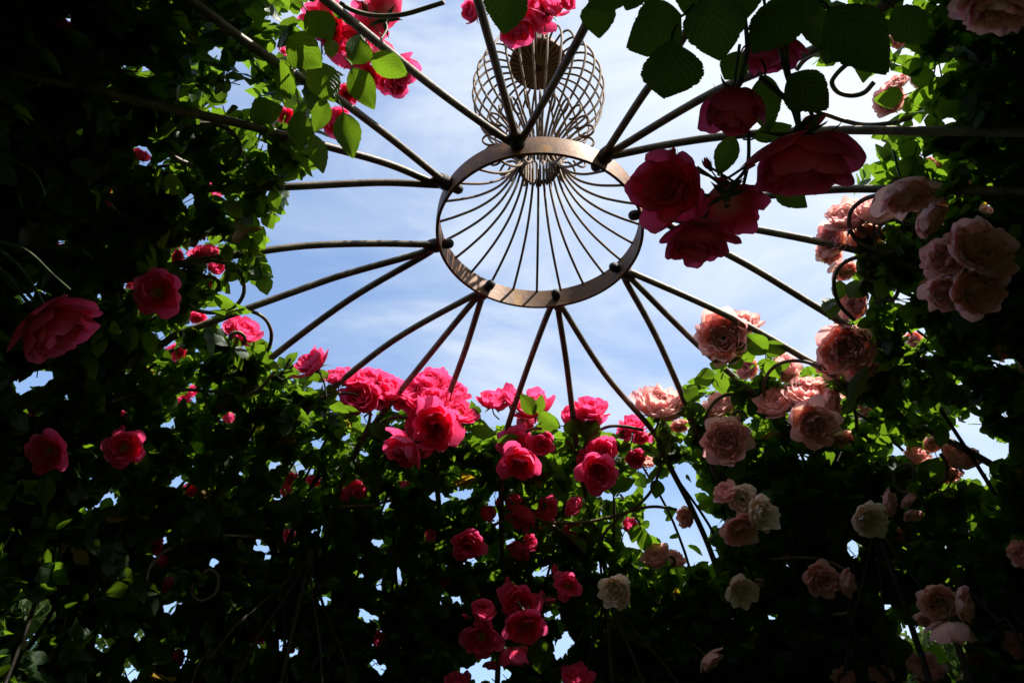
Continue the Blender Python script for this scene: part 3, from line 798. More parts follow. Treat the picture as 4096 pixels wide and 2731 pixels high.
BUDV = {'h': bud_mesh(3, M_HOT), 'p': bud_mesh(5, M_PALE)}
for x, y, s_, kd, f, dep, lab in [
    (1870, 278, 62, 'h', (.75, .35, .3), 67, 'dark round rose bud sitting on top of the huge crimson rose'),
    (1545, 350, 30, 'h', (.1, .7, .4), 73, 'dark green rose bud above the left magenta rose of the trio'),
    (1624, 374, 30, 'h', (-.5, .7, .3), 73, 'dark green rose bud above the middle of the hanging trio'),
    (1655, 414, 32, 'h', (-.8, .2, .3), 73, 'dark green rose bud right of the other bud over the trio'),
    (283, 948, 26, 'h', (.3, .4, .8), -.4, 'small red rose bud above the second pink rose at the left'),
    (281, 982, 24, 'h', (.5, .2, .8), -.4, 'small red rose bud nearest the second pink rose at the left'),
    (1262, 1380, 34, 'h', (.9, .35, .2), -.8, 'pointed red rose bud right of the low central bunch'),
    (1244, 1366, 30, 'h', (0, 1, .3), -.8, 'green-tipped rose bud standing over the low central bunch'),
    (1069, 1415, 26, 'h', (-.6, .5, .5), -.7, 'dark red rose bud left of the low central bunch'),
    (1144, 1152, 24, 'h', (0, 1, .2), 0, 'green rose bud against the small sky gap left of the crimson rose'),
    (1245, 1152, 24, 'h', (.1, 1, .2), 0, 'green rose bud over the pink rose in the leafy gap'),
    (1166, 1334, 26, 'h', (-.1, 1, .2), -.6, 'green rose bud between the crossing scrolls and the low bunch'),
    (1274, 1306, 28, 'h', (0, 1, .3), -.6, 'pale green pointed rose bud left above the open coral rose'),
    (483, 652, 30, 'h', (.2, -.4, .6), .1, 'striped green rose bud inside the upper left scroll'),
    (250, 470, 24, 'h', (-.5, .6, .6), -.3, 'pale green rose bud in the dark leaves, upper left'),
    (1694, 966, 36, 'p', (.1, .9, .3), -.2, 'pink pointed rose bud above the coral-hearted rose'),
    (836, 14, 26, 'h', (-.3, .8, .2), .1, 'green rose bud beside the high pink rose at the top'),
    (1432, 868, 18, 'h', (0, 1, .2), .1, 'tiny green rose bud over the rim right of the middle rod'),
]:
    if y == 868: continue
    d = ray(x, y); t = dep / 100 if dep > 5 else surf_hit(x, y) + dep * R
    P = CAM + d * t; k_ = s_ / FPX * t * (d @ FWD)
    root = link('rose_bud', None)
    root.matrix_world = Matrix.Translation(Vector(P)) @ Vector(to_world(f)).to_track_quat('Z', 'Y').to_matrix().to_4x4() @ Matrix.Diagonal((k_, k_, k_, 1))
    tag(root, lab, 'rose bud', 'rose buds')
    for nm, me in zip(('bud', 'calyx', 'stem'), BUDV[kd]): link(nm, me, root)

# ------------------------------------------------------------------ foliage
SIL = [(640, 880), (720, 905), (830, 945), (960, 960), (1090, 940), (1150, 965), (1290, 985), (1400, 970), (1480, 965), (1560, 935), (1620, 900), (1700, 850), (1780, 850), (1900, 880), (1955, 830), (1930, 720), (1900, 600), (1900, 500),
       (2060, 400), (2060, 280), (1960, 150), (1420, 20), (1300, -40), (1200, -60), (1090, -30), (900, 60), (850, 210), (800, 320), (720, 380), (660, 420), (635, 500), (600, 570), (520, 640), (540, 760), (600, 840)]
_a, _r2 = [], []
for x, y in SIL:
    P = at(x, y); a = math.atan2(P[0], P[1])
    _a.append(a); _r2.append(math.hypot(P[0], P[1]) / R / float(grow(a)))
o_ = np.argsort(_a); _a, _r2 = np.array(_a)[o_], np.array(_r2)[o_]


def r_open(az):
    return np.interp(az, _a, _r2, period=2 * PI)


CLEAR = [(610, 640), (610, 825), (660, 800), (760, 850), (830, 850), (960, 850), (1080, 880), (1105, 960), (1150, 985), (1200, 975), (1300, 988), (1400, 965), (1470, 955), (1560, 900), (1590, 870), (1640, 740), (1740, 720), (1830, 815), (1900, 850), (1900, 760), (1895, 620), (1870, 560), (1890, 480), (2000, 400), (2000, 300), (1900, 220),
         (1800, 140), (1560, 230), (1420, 150), (1410, 60), (1400, -300), (950, -300), (945, 210), (850, 260), (840, 360), (705, 420), (640, 470), (640, 560)]
HOLES = [(85, 1410, 34), (65, 1475, 26), (1545, 1185, 57), (1568, 1235, 44), (1520, 1230, 39), (1385, 1130, 18), (1140, 1150, 23), (1480, 1075, 21), (2215, 1010, 39), (2062, 1030, 23), (1957, 1258, 21), (2122, 1478, 42), (2180, 1505, 39), (2110, 1555, 29), (1090, 1545, 31), (1150, 1548, 23), (1290, 1478, 16), (390, 1392, 17), (412, 1505, 17), (245, 1478, 16), (683, 1075, 18), (410, 1102, 13), (243, 1152, 16), (363, 1254, 18), (55, 890, 23), (96, 868, 18), (660, 1487, 18), (300, 1540, 14), (1250, 1310, 13), (1380, 1300, 16), (2105, 1390, 13), (330, 360, 18), (560, 235, 17), (885, 1150, 10), (1005, 1140, 12), (905, 1305, 10), (840, 1415, 13), (875, 1535, 13), (315, 1460, 12), (1542, 1185, 84), (1580, 1245, 52), (1440, 1120, 24), (1505, 1130, 34), (1585, 1270, 30), (2240, 1045, 52), (2190, 1040, 46), (2150, 1030, 22), (2235, 1000, 26), (1135, 1185, 16), (1060, 1135, 12)]


_hr = random.Random(21)
HOLES = [(x_, y_, r_ * (.95 if r_ > 30 else .6)) for x_, y_, r_ in HOLES]
for _ in range(350):                            # thin spots in the foliage
    x_, y_ = _hr.uniform(0, 2352), _hr.uniform(930, 1568)
    q_ = _hr.random()
    if q_ > .72: x_, y_ = _hr.uniform(60, 900), _hr.uniform(1020, 1568)
    if q_ < .16: x_, y_ = _hr.uniform(0, 600), _hr.uniform(0, 950)
    elif q_ < .3: x_, y_ = _hr.uniform(2060, 2352), _hr.uniform(100, 1000)
    elif q_ < .36: x_, y_ = _hr.uniform(900, 1700), _hr.uniform(1000, 1568)
    HOLES.append((x_, y_, 1.4 + 3.6 * _hr.random() ** 1.8))
GAP = np.zeros((800, 1200), bool)               # lines of sight that stay open, 2 px cells
NEAR = np.zeros((800, 1200))                    # leaves nearer than this hide a bloom
_yy, _xx = np.mgrid[0:800, 0:1200] * 2.0
for x_, y_, r_ in HOLES:
    an_, st_ = _hr.uniform(0, 3.14), _hr.uniform(1, 2.2) if r_ < 12 else 1
    u_ = (_xx - x_) * math.cos(an_) + (_yy - y_) * math.sin(an_); v_ = -(_xx - x_) * math.sin(an_) + (_yy - y_) * math.cos(an_)
    th_ = np.arctan2(v_, u_ / st_); p1_, p2_ = _hr.uniform(0, 6.28), _hr.uniform(0, 6.28)
    GAP |= np.hypot(u_ / st_, v_) < r_ * (1 + .34 * np.sin(3 * th_ + p1_) + .26 * np.sin(5 * th_ + p2_))
for x_, y_, r_, t_ in rose_pos:
    NEAR = np.where((_xx - x_) ** 2 + (_yy - y_) ** 2 < (r_ * .9) ** 2, np.maximum(NEAR, t_ + .015), NEAR)


def in_poly(px, py, poly):
    ins = np.zeros(len(px), bool); n = len(poly)
    for i in range(n):
        x1, y1 = poly[i]; x2, y2 = poly[(i + 1) % n]
        c = ((y1 > py) != (y2 > py)) & (px < (x2 - x1) * (py - y1) / (y2 - y1 + 1e-9) + x1)
        ins ^= c
    return ins


def leaflet(n, half, rng, cols=3, teeth=0, fold=.18, droop=.25, wave=.02):
    """leaflet along +Y, unit length, blade normal +Z; returns verts, faces, tint"""
    u = np.linspace(-1, 1, cols); V = []; T = []
    b = rng.uniform(-.06, .06)
    for i in range(n + 1):
        t = i / n
        w = half * 1.04 * math.sin(PI * (t * .985 + .006) ** .84) ** .86 * (1 - .16 * t ** 4)
        if teeth:
            ph = (t * teeth) % 1
            w *= 1 - (.12 * ph * (.6 + .5 * math.sin(37 * t)) if t > .1 else 0)
        else:
            w *= 1 + (.045 if i % 2 else -.045) * (1 if 0 < i < n else 0)
        for q in u:
            V.append((q * w + b * math.sin(PI * t), t + (.012 * teeth / 20 if teeth else 0) * (abs(q) > .9), fold * abs(q) * w - droop * t * t + wave * math.sin(9 * t + 2 * q) * abs(q)))
            T.append((0, abs(q), t))
    F = [(i * cols + j, i * cols + j + 1, (i + 1) * cols + j + 1, (i + 1) * cols + j) for i in range(n) for j in range(cols - 1)]
    return np.array(V), F, np.array(T)


def compound(seed):
    """a rose leaf: stalk with five or seven leaflets, about 2 units long"""
    rng = np.random.default_rng(seed)
    V, F, T = [], [], []; n0 = 0
    def put(v, f, t):
        nonlocal n0
        V.append(v); F.extend([tuple(i + n0 for i in q) for q in f]); T.append(t); n0 += len(v)
    spec = [(0, 1.12, 1.02)]
    for y, sc in ((.86, .92), (.42, .8)) if seed % 3 else ((.9, .9), (.55, .85), (.22, .68)):
        spec += [(-rad(rng.uniform(48, 66)), y, sc * rng.uniform(.9, 1.06)), (rad(rng.uniform(48, 66)), y + rng.uniform(-.05, .05), sc * rng.uniform(.9, 1.06))]
    for an, y, sc in spec:
        v, f, t = leaflet(7, rng.uniform(.33, .40), rng, fold=rng.uniform(.05, .35), droop=rng.uniform(.0, .4))
        v = v * sc
        roll = rng.normal(0, .35); tilt = rng.normal(0, .28)
        c, s = math.cos(roll), math.sin(roll); v = v @ np.array([[c, 0, s], [0, 1, 0], [-s, 0, c]])
        c, s = math.cos(tilt), math.sin(tilt); v = v @ np.array([[1, 0, 0], [0, c, s], [0, -s, c]])
        c, s = math.cos(an), math.sin(an); v = v @ np.array([[c, s, 0], [-s, c, 0], [0, 0, 1]])
        v = v + [(.04 if an > 0 else -.04) * (an != 0), y, -.06 * y * y]
        put(v, f, t)
    ys = np.linspace(-.25, 1.14, 5); w = .028
    v = np.array([(w * k, y, -.06 * y * y - (.03 if k == 0 else 0)) for y in ys for k in (-1, 0, 1)])
    f = [(i * 3 + j, i * 3 + j + 1, i * 3 + j + 4, i * 3 + j + 3) for i in range(4) for j in range(2)]
    put(v, f, np.tile([0, .9, .3], (15, 1)))
    return np.concatenate(V), np.array(F), np.concatenate(T)


COMP = [compound(i) for i in range(7)]


def fast_mesh(name, V, F, T, m):
    me = bpy.data.meshes.new(name)
    me.vertices.add(len(V)); me.vertices.foreach_set('co', V.astype(np.float32).ravel())
    me.loops.add(F.size); me.loops.foreach_set('vertex_index', F.astype(np.int32).ravel())
    me.polygons.add(len(F)); me.polygons.foreach_set('loop_start', np.arange(0, F.size, 4, dtype=np.int32))
    me.polygons.foreach_set('loop_total', np.full(len(F), 4, np.int32))
    ca = me.color_attributes.new('tint', 'FLOAT_COLOR', 'POINT')
    ca.data.foreach_set('color', np.hstack([T, np.ones((len(T), 1))]).astype(np.float32).ravel())
    me.materials.append(m); me.update(calc_edges=True); me.validate()
    me.polygons.foreach_set('use_smooth', np.ones(len(F), bool))
    return me


def surf_points(n, s_lo, s_hi):
    """n random points on the shell between two arc lengths: position (R units), normal, azimuth, r/g"""
    S = RNG.uniform(s_lo, s_hi, n * 4)
    keep = RNG.uniform(0, 4.6, n * 4) < np.interp(S, PS, PR)
    S = S[keep][:n]
    az = RNG.uniform(-PI, PI, len(S))
    r, z = np.interp(S, PS, PR), np.interp(S, PS, PZ)
    r2, z2 = np.interp(S + .02, PS, PR), np.interp(S + .02, PS, PZ)
    tr, tz = r2 - r, z2 - z; l = np.hypot(tr, tz) + 1e-9
    nr, nz = -tz / l, tr / l
    g = grow(az)
    P = np.stack([r * g * np.sin(az), r * g * np.cos(az), z], -1)
    Nn = np.stack([nr * np.sin(az), nr * np.cos(az), nz], -1)
    return P, Nn, az, r


def scatter(P, Nn, off, size, up=.7, jit=.7, reject=True):
    """compound leaves at P + off * N; returns per leaf frames after throwing out those in the way"""
    n = len(P)
    O = P + Nn * off[:, None]
    nn = Nn + np.array([0, 0, up]) + RNG.normal(0, jit, (n, 3)); nn /= np.linalg.norm(nn, axis=1)[:, None]
    ax = RNG.normal(0, 1, (n, 3)) + np.array([0, 0, -.5])
    ax -= nn * np.sum(ax * nn, 1)[:, None]; ax /= np.linalg.norm(ax, axis=1)[:, None]
    sx = np.cross(ax, nn)
    W = O * R + np.array([0, 0, HGT])
    keep = np.ones(n, bool)
    if reject:
        dist = np.linalg.norm(W - CAM, axis=1)
        keep &= dist > .62
        for q, l_ in ((0, 0), (.9, 0), (1.9, 0)):
            px, py, dz = project(W + ax * (size * q)[:, None])
            keep &= ~((dz > .05) & in_poly(px, py, CLEAR))
    return W[keep], ax[keep], nn[keep], sx[keep], size[keep], keep


def build_leaves(W, ax, nn, sx, size):
    Vs, Fs, Ts = [], [], []; n0 = 0
    ci = RNG.integers(0, len(COMP), len(W))
    tint = RNG.beta(2, 2, len(W)) * .93 + (RNG.uniform(0, 1, len(W)) < .012) * .6
    for k, (cv, cf, ct) in enumerate(COMP):
        i = np.where(ci == k)[0]
        if not len(i): continue
        M = np.stack([sx[i], ax[i], nn[i]], 1) * size[i][:, None, None]
        V = np.einsum('vk,nkj->nvj', cv, M) + W[i][:, None, :]
        nl = (len(cv) - 15) // 24                     # leaflets of 24 vertices, then the stalk
        px, py, dz = project(V.reshape(-1, 3))
        ix, iy = (px / 2).astype(int), (py / 2).astype(int)
        ok = (dz > .05) & (ix >= 0) & (ix < 1200) & (iy >= 0) & (iy < 800)
        ix, iy = np.where(ok, ix, 0), np.where(ok, iy, 0)
        hit = (ok & (GAP[iy, ix] | (np.linalg.norm(V.reshape(-1, 3) - CAM, axis=1) < NEAR[iy, ix]))).reshape(len(i), -1)
        bad = np.zeros((len(i), nl + 1), bool)
        for q in range(nl): bad[:, q] = hit[:, q * 24:q * 24 + 24].any(1) & (RNG.uniform(0, 1, len(i)) > .012)
        bad[:, nl] = bad[:, :nl].any(1)
        fl = np.minimum(cf[:, 0] // 24, nl)           # which leaflet a face belongs to
        fkeep = ~bad[:, fl]
        T = np.tile(ct, (len(i), 1, 1)); T[:, :, 0] = np.clip(tint[i], 0, 1)[:, None]
        F = cf[None] + (np.arange(len(i)) * len(cv))[:, None, None] + n0
        Vs.append(V.reshape(-1, 3)); Ts.append(T.reshape(-1, 3)); Fs.append(F[fkeep]); n0 += V.shape[0] * V.shape[1]
    return np.concatenate(Vs), np.concatenate(Fs), np.concatenate(Ts)


s_rim = np.interp(2.0, PR, PS); s_wall = np.interp(3.0, -PZ, PS); s_low = np.interp(5.0, -PZ, PS); s_end = PS[-1]
batches = []
# the visible dome and shoulder
P, Nn, az, r = surf_points(16500, s_rim, s_low)
off = RNG.triangular(-.28, .1, 1.6, len(P)); off = np.where(off > 0, off * np.clip((r - r_open(az)) / 1.1, .12, 1), off)
k = (r > r_open(az) + .02 + .10 * np.sin(az * 7) * .5 + RNG.normal(0, .06, len(P)))
k &= (r > r_open(az) + .7) | (np.abs(np.degrees(az) - 15) > 60) | (RNG.uniform(0, 1, len(P)) < .62)
P, Nn, off = P[k], Nn[k], off[k]
batches.append(scatter(P, Nn, off, RNG.uniform(.030, .042, len(P)))[:5])
# outer thickness of the shoulder, thinner
P, Nn, az, r = surf_points(14000, s_rim + .2, s_low + 1)
off = RNG.uniform(.8, 2.6, len(P)); k = r > r_open(az) + .9
batches.append(scatter(P[k], Nn[k], off[k], RNG.uniform(.045, .065, k.sum()))[:5])
# bright leaves along the far rim
P, Nn, az, r = surf_points(1100, s_rim, s_rim + 2.2)
k = (r > r_open(az) - .04) & (r < r_open(az) + .55) & (np.abs(np.degrees(az) - 5) < 75)
batches.append(scatter(P[k], Nn[k], RNG.uniform(-.05, .4, k.sum()), RNG.uniform(.032, .04, k.sum()), up=1.4, jit=.45)[:5])
# a dense middle layer away from the rim
P, Nn, az, r = surf_points(12000, s_rim + .3, s_low + .5)
k = (r > r_open(az) + .62 + .2 * np.sin(az * 5 + 1)) & ((np.abs(np.degrees(az) - 15) > 55) | (RNG.uniform(0, 1, len(az)) < .55))
batches.append(scatter(P[k], Nn[k], RNG.uniform(.1, 1.1, k.sum()), RNG.uniform(.042, .055, k.sum()))[:5])
# lower walls, with the added widening
P, Nn, az, r = surf_points(4200, s_low - .2, s_end)
batches.append(scatter(P, Nn, RNG.uniform(-.2, 1.2, len(P)), RNG.uniform(.065, .10, len(P)))[:5])
# leaf roof added over and behind the camera, extra thick to block sun
P, Nn, az, r = surf_points(5000, s_rim + .3, s_low)
k = (grow(az) > 1.05) & (r > r_open(az) + .2)
batches.append(scatter(P[k], Nn[k], RNG.uniform(-.1, 1.8, k.sum()), RNG.uniform(.04, .06, k.sum()))[:5])
LV = [np.concatenate([b[i] for b in batches]) for i in range(5)]
laz = np.degrees(np.arctan2(LV[0][:, 0], LV[0][:, 1]))

PLANTS = [(-150, -100, 'dark climbing rose at the upper left with sunlit hanging leaves'),
          (-100, -50, 'dense dark climbing rose filling the left side around the left scrolls'),
          (-50, -12, 'climbing rose along the left part of the far rim under the crowded pink row'),
          (-12, 28, 'climbing rose on the far rim at centre with crossing scrolls before it'),
          (28, 62, 'climbing rose on the right of the far rim among pale blooms and dark post bars'),
          (62, 112, 'dark climbing rose with pale blooms on the right side of the dome'),
          (112, 210, 'climbing rose overhead whose large dark leaves hang close to the viewer')]
plants = []
for a0, a1, lab in PLANTS:
    root = link('climbing_rose', None, loc=rz(4.4, rad((a0 + a1) / 2), -HGT / R))
    root.location.z = 0
    tag(root, lab, 'climbing rose', 'climbing roses on the arbor')
    bpy.context.view_layer.update()
    k = ((laz - a0) % 360) < (a1 - a0)
    V, F, T = build_leaves(*[q[k] for q in LV])
    off_ = np.array(root.location)
    link('foliage', fast_mesh('foliage', V - off_, F, T, M_LEAF), root)
    plants.append(root)
    for c in range(8 if a1 - a0 < 60 else 12):        # canes climbing the wall and arching on to the dome
        b = rad(random.uniform(a0 + 4, a1 - 4)); pts = []
        wob, ph = random.uniform(.05, .2), random.uniform(0, 6.28)
        s_top = s_rim + random.uniform(.7, 1.6)
        fan = random.uniform(-.35, .35)
        for q in np.linspace(0, 1, 15):
            ss = s_end + (s_top - s_end) * q
            rr_, zz_ = float(np.interp(ss, PS, PR)), float(np.interp(ss, PS, PZ))
            aa = b + wob * math.sin(q * 8 + ph) + fan * q
            d_ = .38 + .3 * math.sin(q * 11 + ph * 2) ** 2 - .40 * (q > .5) * (c % 3 == 0)
            pts.append(rz(rr_ * float(grow(aa)) + d_, aa, zz_ + .5 * d_) - off_)
        cm = MB(); P = spline(pts, 5); tube(cm, P, np.linspace(.009, .003, len(P)), 6)
        link('cane', cm.mesh('cane', M_CANE), root)


def plant_at(P):
    a = math.degrees(math.atan2(P[0], P[1]))
    for i, (a0, a1, _) in enumerate(PLANTS):
        if ((a - a0) % 360) < (a1 - a0): return plants[i]
    return plants[-1]


# single leaves that can be told apart: x, y, length, width (px), tip direction (deg, 0 right, 90 up), depth, tilt
LEAVES = [
 # dark leaves hanging close overhead at the upper right
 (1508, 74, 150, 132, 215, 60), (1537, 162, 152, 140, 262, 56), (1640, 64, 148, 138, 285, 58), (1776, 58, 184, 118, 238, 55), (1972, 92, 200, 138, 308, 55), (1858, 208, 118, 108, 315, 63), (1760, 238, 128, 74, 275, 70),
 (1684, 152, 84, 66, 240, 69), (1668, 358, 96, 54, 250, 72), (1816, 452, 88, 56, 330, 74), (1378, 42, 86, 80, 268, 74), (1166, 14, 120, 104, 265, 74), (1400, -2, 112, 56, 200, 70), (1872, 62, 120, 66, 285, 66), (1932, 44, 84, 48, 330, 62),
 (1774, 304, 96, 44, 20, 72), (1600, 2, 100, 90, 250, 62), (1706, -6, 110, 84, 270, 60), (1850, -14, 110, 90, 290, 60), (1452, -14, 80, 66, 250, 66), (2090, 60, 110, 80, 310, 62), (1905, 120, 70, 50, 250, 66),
 # lit hanging leaves at the upper left
 (820, 114, 74, 66, 75, -.7), (893, 152, 94, 60, 335, -.7), (834, 202, 106, 62, 298, -.8), (742, 188, 110, 76, 300, -.7), (702, 120, 110, 84, 320, -.6), (735, 60, 100, 70, 310, -.6), (800, 310, 106, 62, 282, -.8), (731, 352, 92, 46, 285, -.7), (690, 300, 90, 52, 270, -.6),
 (735, 265, 80, 44, 250, -.6), (655, 355, 50, 34, 70, -.3), (628, 352, 46, 22, 80, -.3), (690, 372, 58, 36, 350, -.3), (672, 394, 52, 24, 310, -.3), (640, 390, 50, 22, 335, -.3), (612, 260, 86, 60, 20, -.3), (660, 180, 90, 64, 300, -.4), (760, 112, 50, 34, 280, .0), (800, 40, 50, 28, 320, .1),
 (775, 28, 40, 22, 290, .1), (618, 505, 46, 36, 290, -.2), (596, 556, 44, 36, 320, -.2), (524, 584, 44, 34, 285, -.3), (560, 480, 54, 44, 250, -.2), (600, 470, 46, 36, 280, -.2), (628, 460, 50, 34, 275, -.2), (580, 520, 46, 40, 250, -.2), (555, 555, 44, 36, 250, -.2),
 # left side
 (105, 1126, 76, 40, 268, -1.0), (352, 620, 70, 52, 280, -.2), (300, 780, 66, 46, 260, -.3), (340, 790, 62, 50, 290, -.3), (325, 1060, 54, 28, 300, -.6), (290, 1386, 56, 46, 215, -.4), (270, 1354, 52, 36, 195, -.4), (346, 1390, 54, 34, 290, -.4), (340, 1352, 60, 34, 345, -.4), (312, 1334, 44, 34, 60, -.4), (320, 1362, 50, 36, 330, -.45),
 (430, 1206, 40, 36, 270, -.6), (212, 1250, 56, 30, 290, -.7), (495, 690, 56, 36, 20, .05), (515, 690, 60, 40, 335, -.05), (470, 660, 54, 40, 60, .1), (450, 610, 60, 46, 250, .1), (600, 800, 56, 40, 10, .05), (545, 800, 60, 24, 280, -.2), (545, 825, 60, 30, 300, -.3),
 # sunlit leaves along the far rim
 (1262, 965, 66, 44, 320, -.2), (1212, 928, 58, 36, 125, -.2), (1240, 928, 46, 24, 80, -.2), (1250, 1068, 60, 30, 320, -.4), (1278, 1080, 62, 32, 320, -.45), (1165, 1008, 56, 26, 190, -.3), (1355, 985, 60, 48, 70, -.1), (1320, 985, 56, 46, 345, -.1), (1255, 985, 54, 38, 350, -.1),
 (870, 992, 60, 36, 320, -.3), (760, 905, 46, 32, 280, -.1), (775, 935, 60, 30, 340, -.3), (690, 950, 60, 28, 320, -.3), (800, 945, 54, 30, 350, -.3), (735, 865, 44, 30, 200, .1), (1085, 955, 50, 30, 330, -.1), (1110, 990, 64, 36, 350, -.2), (1020, 1000, 50, 24, 340, -.1),
 (1738, 790, 62, 50, 130, -.2), (1710, 810, 60, 46, 130, -.2), (1780, 800, 64, 40, 350, -.1), (1620, 868, 56, 46, 190, -.3), (1658, 880, 50, 44, 280, -.3), (1650, 838, 44, 36, 170, -.3), (1690, 835, 40, 30, 200, -.3), (1775, 850, 50, 40, 300, -.1), (1800, 838, 44, 26, 20, 0), (1590, 905, 44, 36, 60, -.2), (1598, 940, 46, 36, 350, -.2),
 (1575, 945, 44, 30, 190, -.2), (1480, 1240, 50, 34, 90, -.1), (1500, 1245, 46, 34, 130, -.1), (1460, 1225, 46, 32, 250, -.1), (1445, 1275, 60, 34, 20, -.2), (1430, 1110, 60, 40, 20, -.3), (1508, 1122, 44, 36, 270, -.2), (1300, 1110, 44, 40, 260, -.2), (1285, 1120, 44, 40, 250, -.2),
 # right side
 (2042, 226, 64, 50, 190, -.2), (2090, 345, 56, 44, 160, -.2), (2085, 390, 70, 40, 250, -.3), (1965, 665, 60, 50, 230, -.1), (2002, 738, 50, 30, 10, -.1), (2210, 745, 76, 36, 265, -.7), (1925, 1095, 60, 40, 0, -.2), (2145, 1082, 76, 56, 60, -.1), (2125, 1068, 50, 34, 180, 0), (1755, 1145, 54, 40, 225, -.9), (1790, 1118, 50, 28, 20, -.6),
 (1690, 1080, 56, 40, 200, -.6), (1928, 1262, 60, 36, 275, -.1), (1972, 880, 90, 36, 60, -.6), (1955, 920, 70, 22, 75, -.6), (2160, 1000, 56, 36, 275, -.1), (2340, 1040, 60, 40, 250, -.3), (1850, 1015, 70, 36, 5, -.5), (2072, 1495, 64, 50, 280, -.1), (2046, 1500, 60, 46, 260, -.1), (1242, 1505, 76, 60, 270, -1.0), (1072, 1510, 54, 42, 230, -.8),
]
rng_l = np.random.default_rng(5)
LT = [leaflet(44, h_, rng_l, cols=7, teeth=22, fold=f_, droop=d_, wave=.028) for h_, f_, d_ in ((.5, .14, .12), (.5, .32, .08), (.5, .22, -.10))]
for i, row in enumerate(LEAVES):
    x, y, ln, wd, ang, dep = row
    d = ray(x, y); t = dep / 100 if dep > 5 else surf_hit(x, y) + dep * R
    C0 = CAM + d * t; px_ = t * (d @ FWD) / FPX
    a = rad(ang)
    ax = RT * math.cos(a) + UP * math.sin(a) - FWD * random.uniform(-.25, .25); ax /= np.linalg.norm(ax)
    nn = (-d if dep > 5 or dep < -.55 or y > 1280 else -.75 * d - .55 * SUN) + RT * random.uniform(-.35, .35) + UP * random.uniform(-.35, .35); nn -= ax * (nn @ ax); nn /= np.linalg.norm(nn)
    if i % 2: nn = -nn
    sx = np.cross(ax, nn)
    v, f, tt = LT[i % 3]
    L_, Wd = ln * px_, wd * px_
    tt = tt.copy(); tt[:, 0] = random.uniform(.2, .75)
    Wv = C0 + np.outer(v[:, 0] * Wd * 1.02, sx) + np.outer((v[:, 1] - .5) * L_, ax) + np.outer(v[:, 2] * Wd, nn)
    mb = MB(); mb.add(Wv - C0, f, tt)
    # stalk
    st = spline([ax * -.5 * L_, ax * -.62 * L_ - nn * .02 * L_, ax * -.78 * L_ + sx * .06 * L_], 3)
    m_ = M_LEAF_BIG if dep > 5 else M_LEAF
    tube(mb, st, .012 * L_ + .0004, 5)
    pl = plant_at(C0)
    link('leaf', mb.mesh('leaf', m_), pl, Vector(C0) - pl.location)

# long stems
STEMS = [([(1800, -40, 62), (1790, 80, 64), (1806, 170, 66), (1830, 235, 66), (1836, 300, 66)], .0016), ([(1800, -60, 63), (1812, 170, 66), (1850, 230, 67), (1868, 272, 67)], .0015), ([(1700, -40, 66), (1716, 100, 67), (1704, 170, 66.5), (1690, 205, 66)], .0016),
         ([(1720, 300, 74), (1716, 380, 74), (1680, 425, 74), (1640, 450, 74), (1590, 440, 75)], .0016), ([(1716, 390, 74), (1700, 450, 74.5), (1672, 500, 75)], .0015), ([(1716, 380, 74), (1670, 410, 73.5), (1655, 414, 73)], .0012), ([(1690, 420, 74), (1640, 390, 73.5), (1624, 380, 73)], .0012), ([(1680, 425, 74), (1570, 380, 74), (1546, 358, 73)], .0012),
         ([(-20, 560, 95), (40, 610, 92), (80, 665, 89), (100, 700, 88)], .0018), ([(-20, 600, 95), (20, 640, 92), (60, 690, 89), (84, 712, 88)], .0018), ([(-20, 550, 96), (60, 575, 96), (120, 630, 98), (160, 665, 100)], .0015), ([(-10, 355, 110), (70, 390, 108), (100, 440, 106), (95, 452, 106)], .0016)]
for pts, r_ in STEMS:
    P = np.array([CAM + ray(x, y) * (d_ / 100) for x, y, d_ in pts])
    pl = plant_at(P.mean(0)); loc = np.array(pl.location)
    cm = MB(); tube(cm, spline(P - loc, 6), r_, 6)
    link('flower_stalk', cm.mesh('flower_stalk', M_STEM), pl)

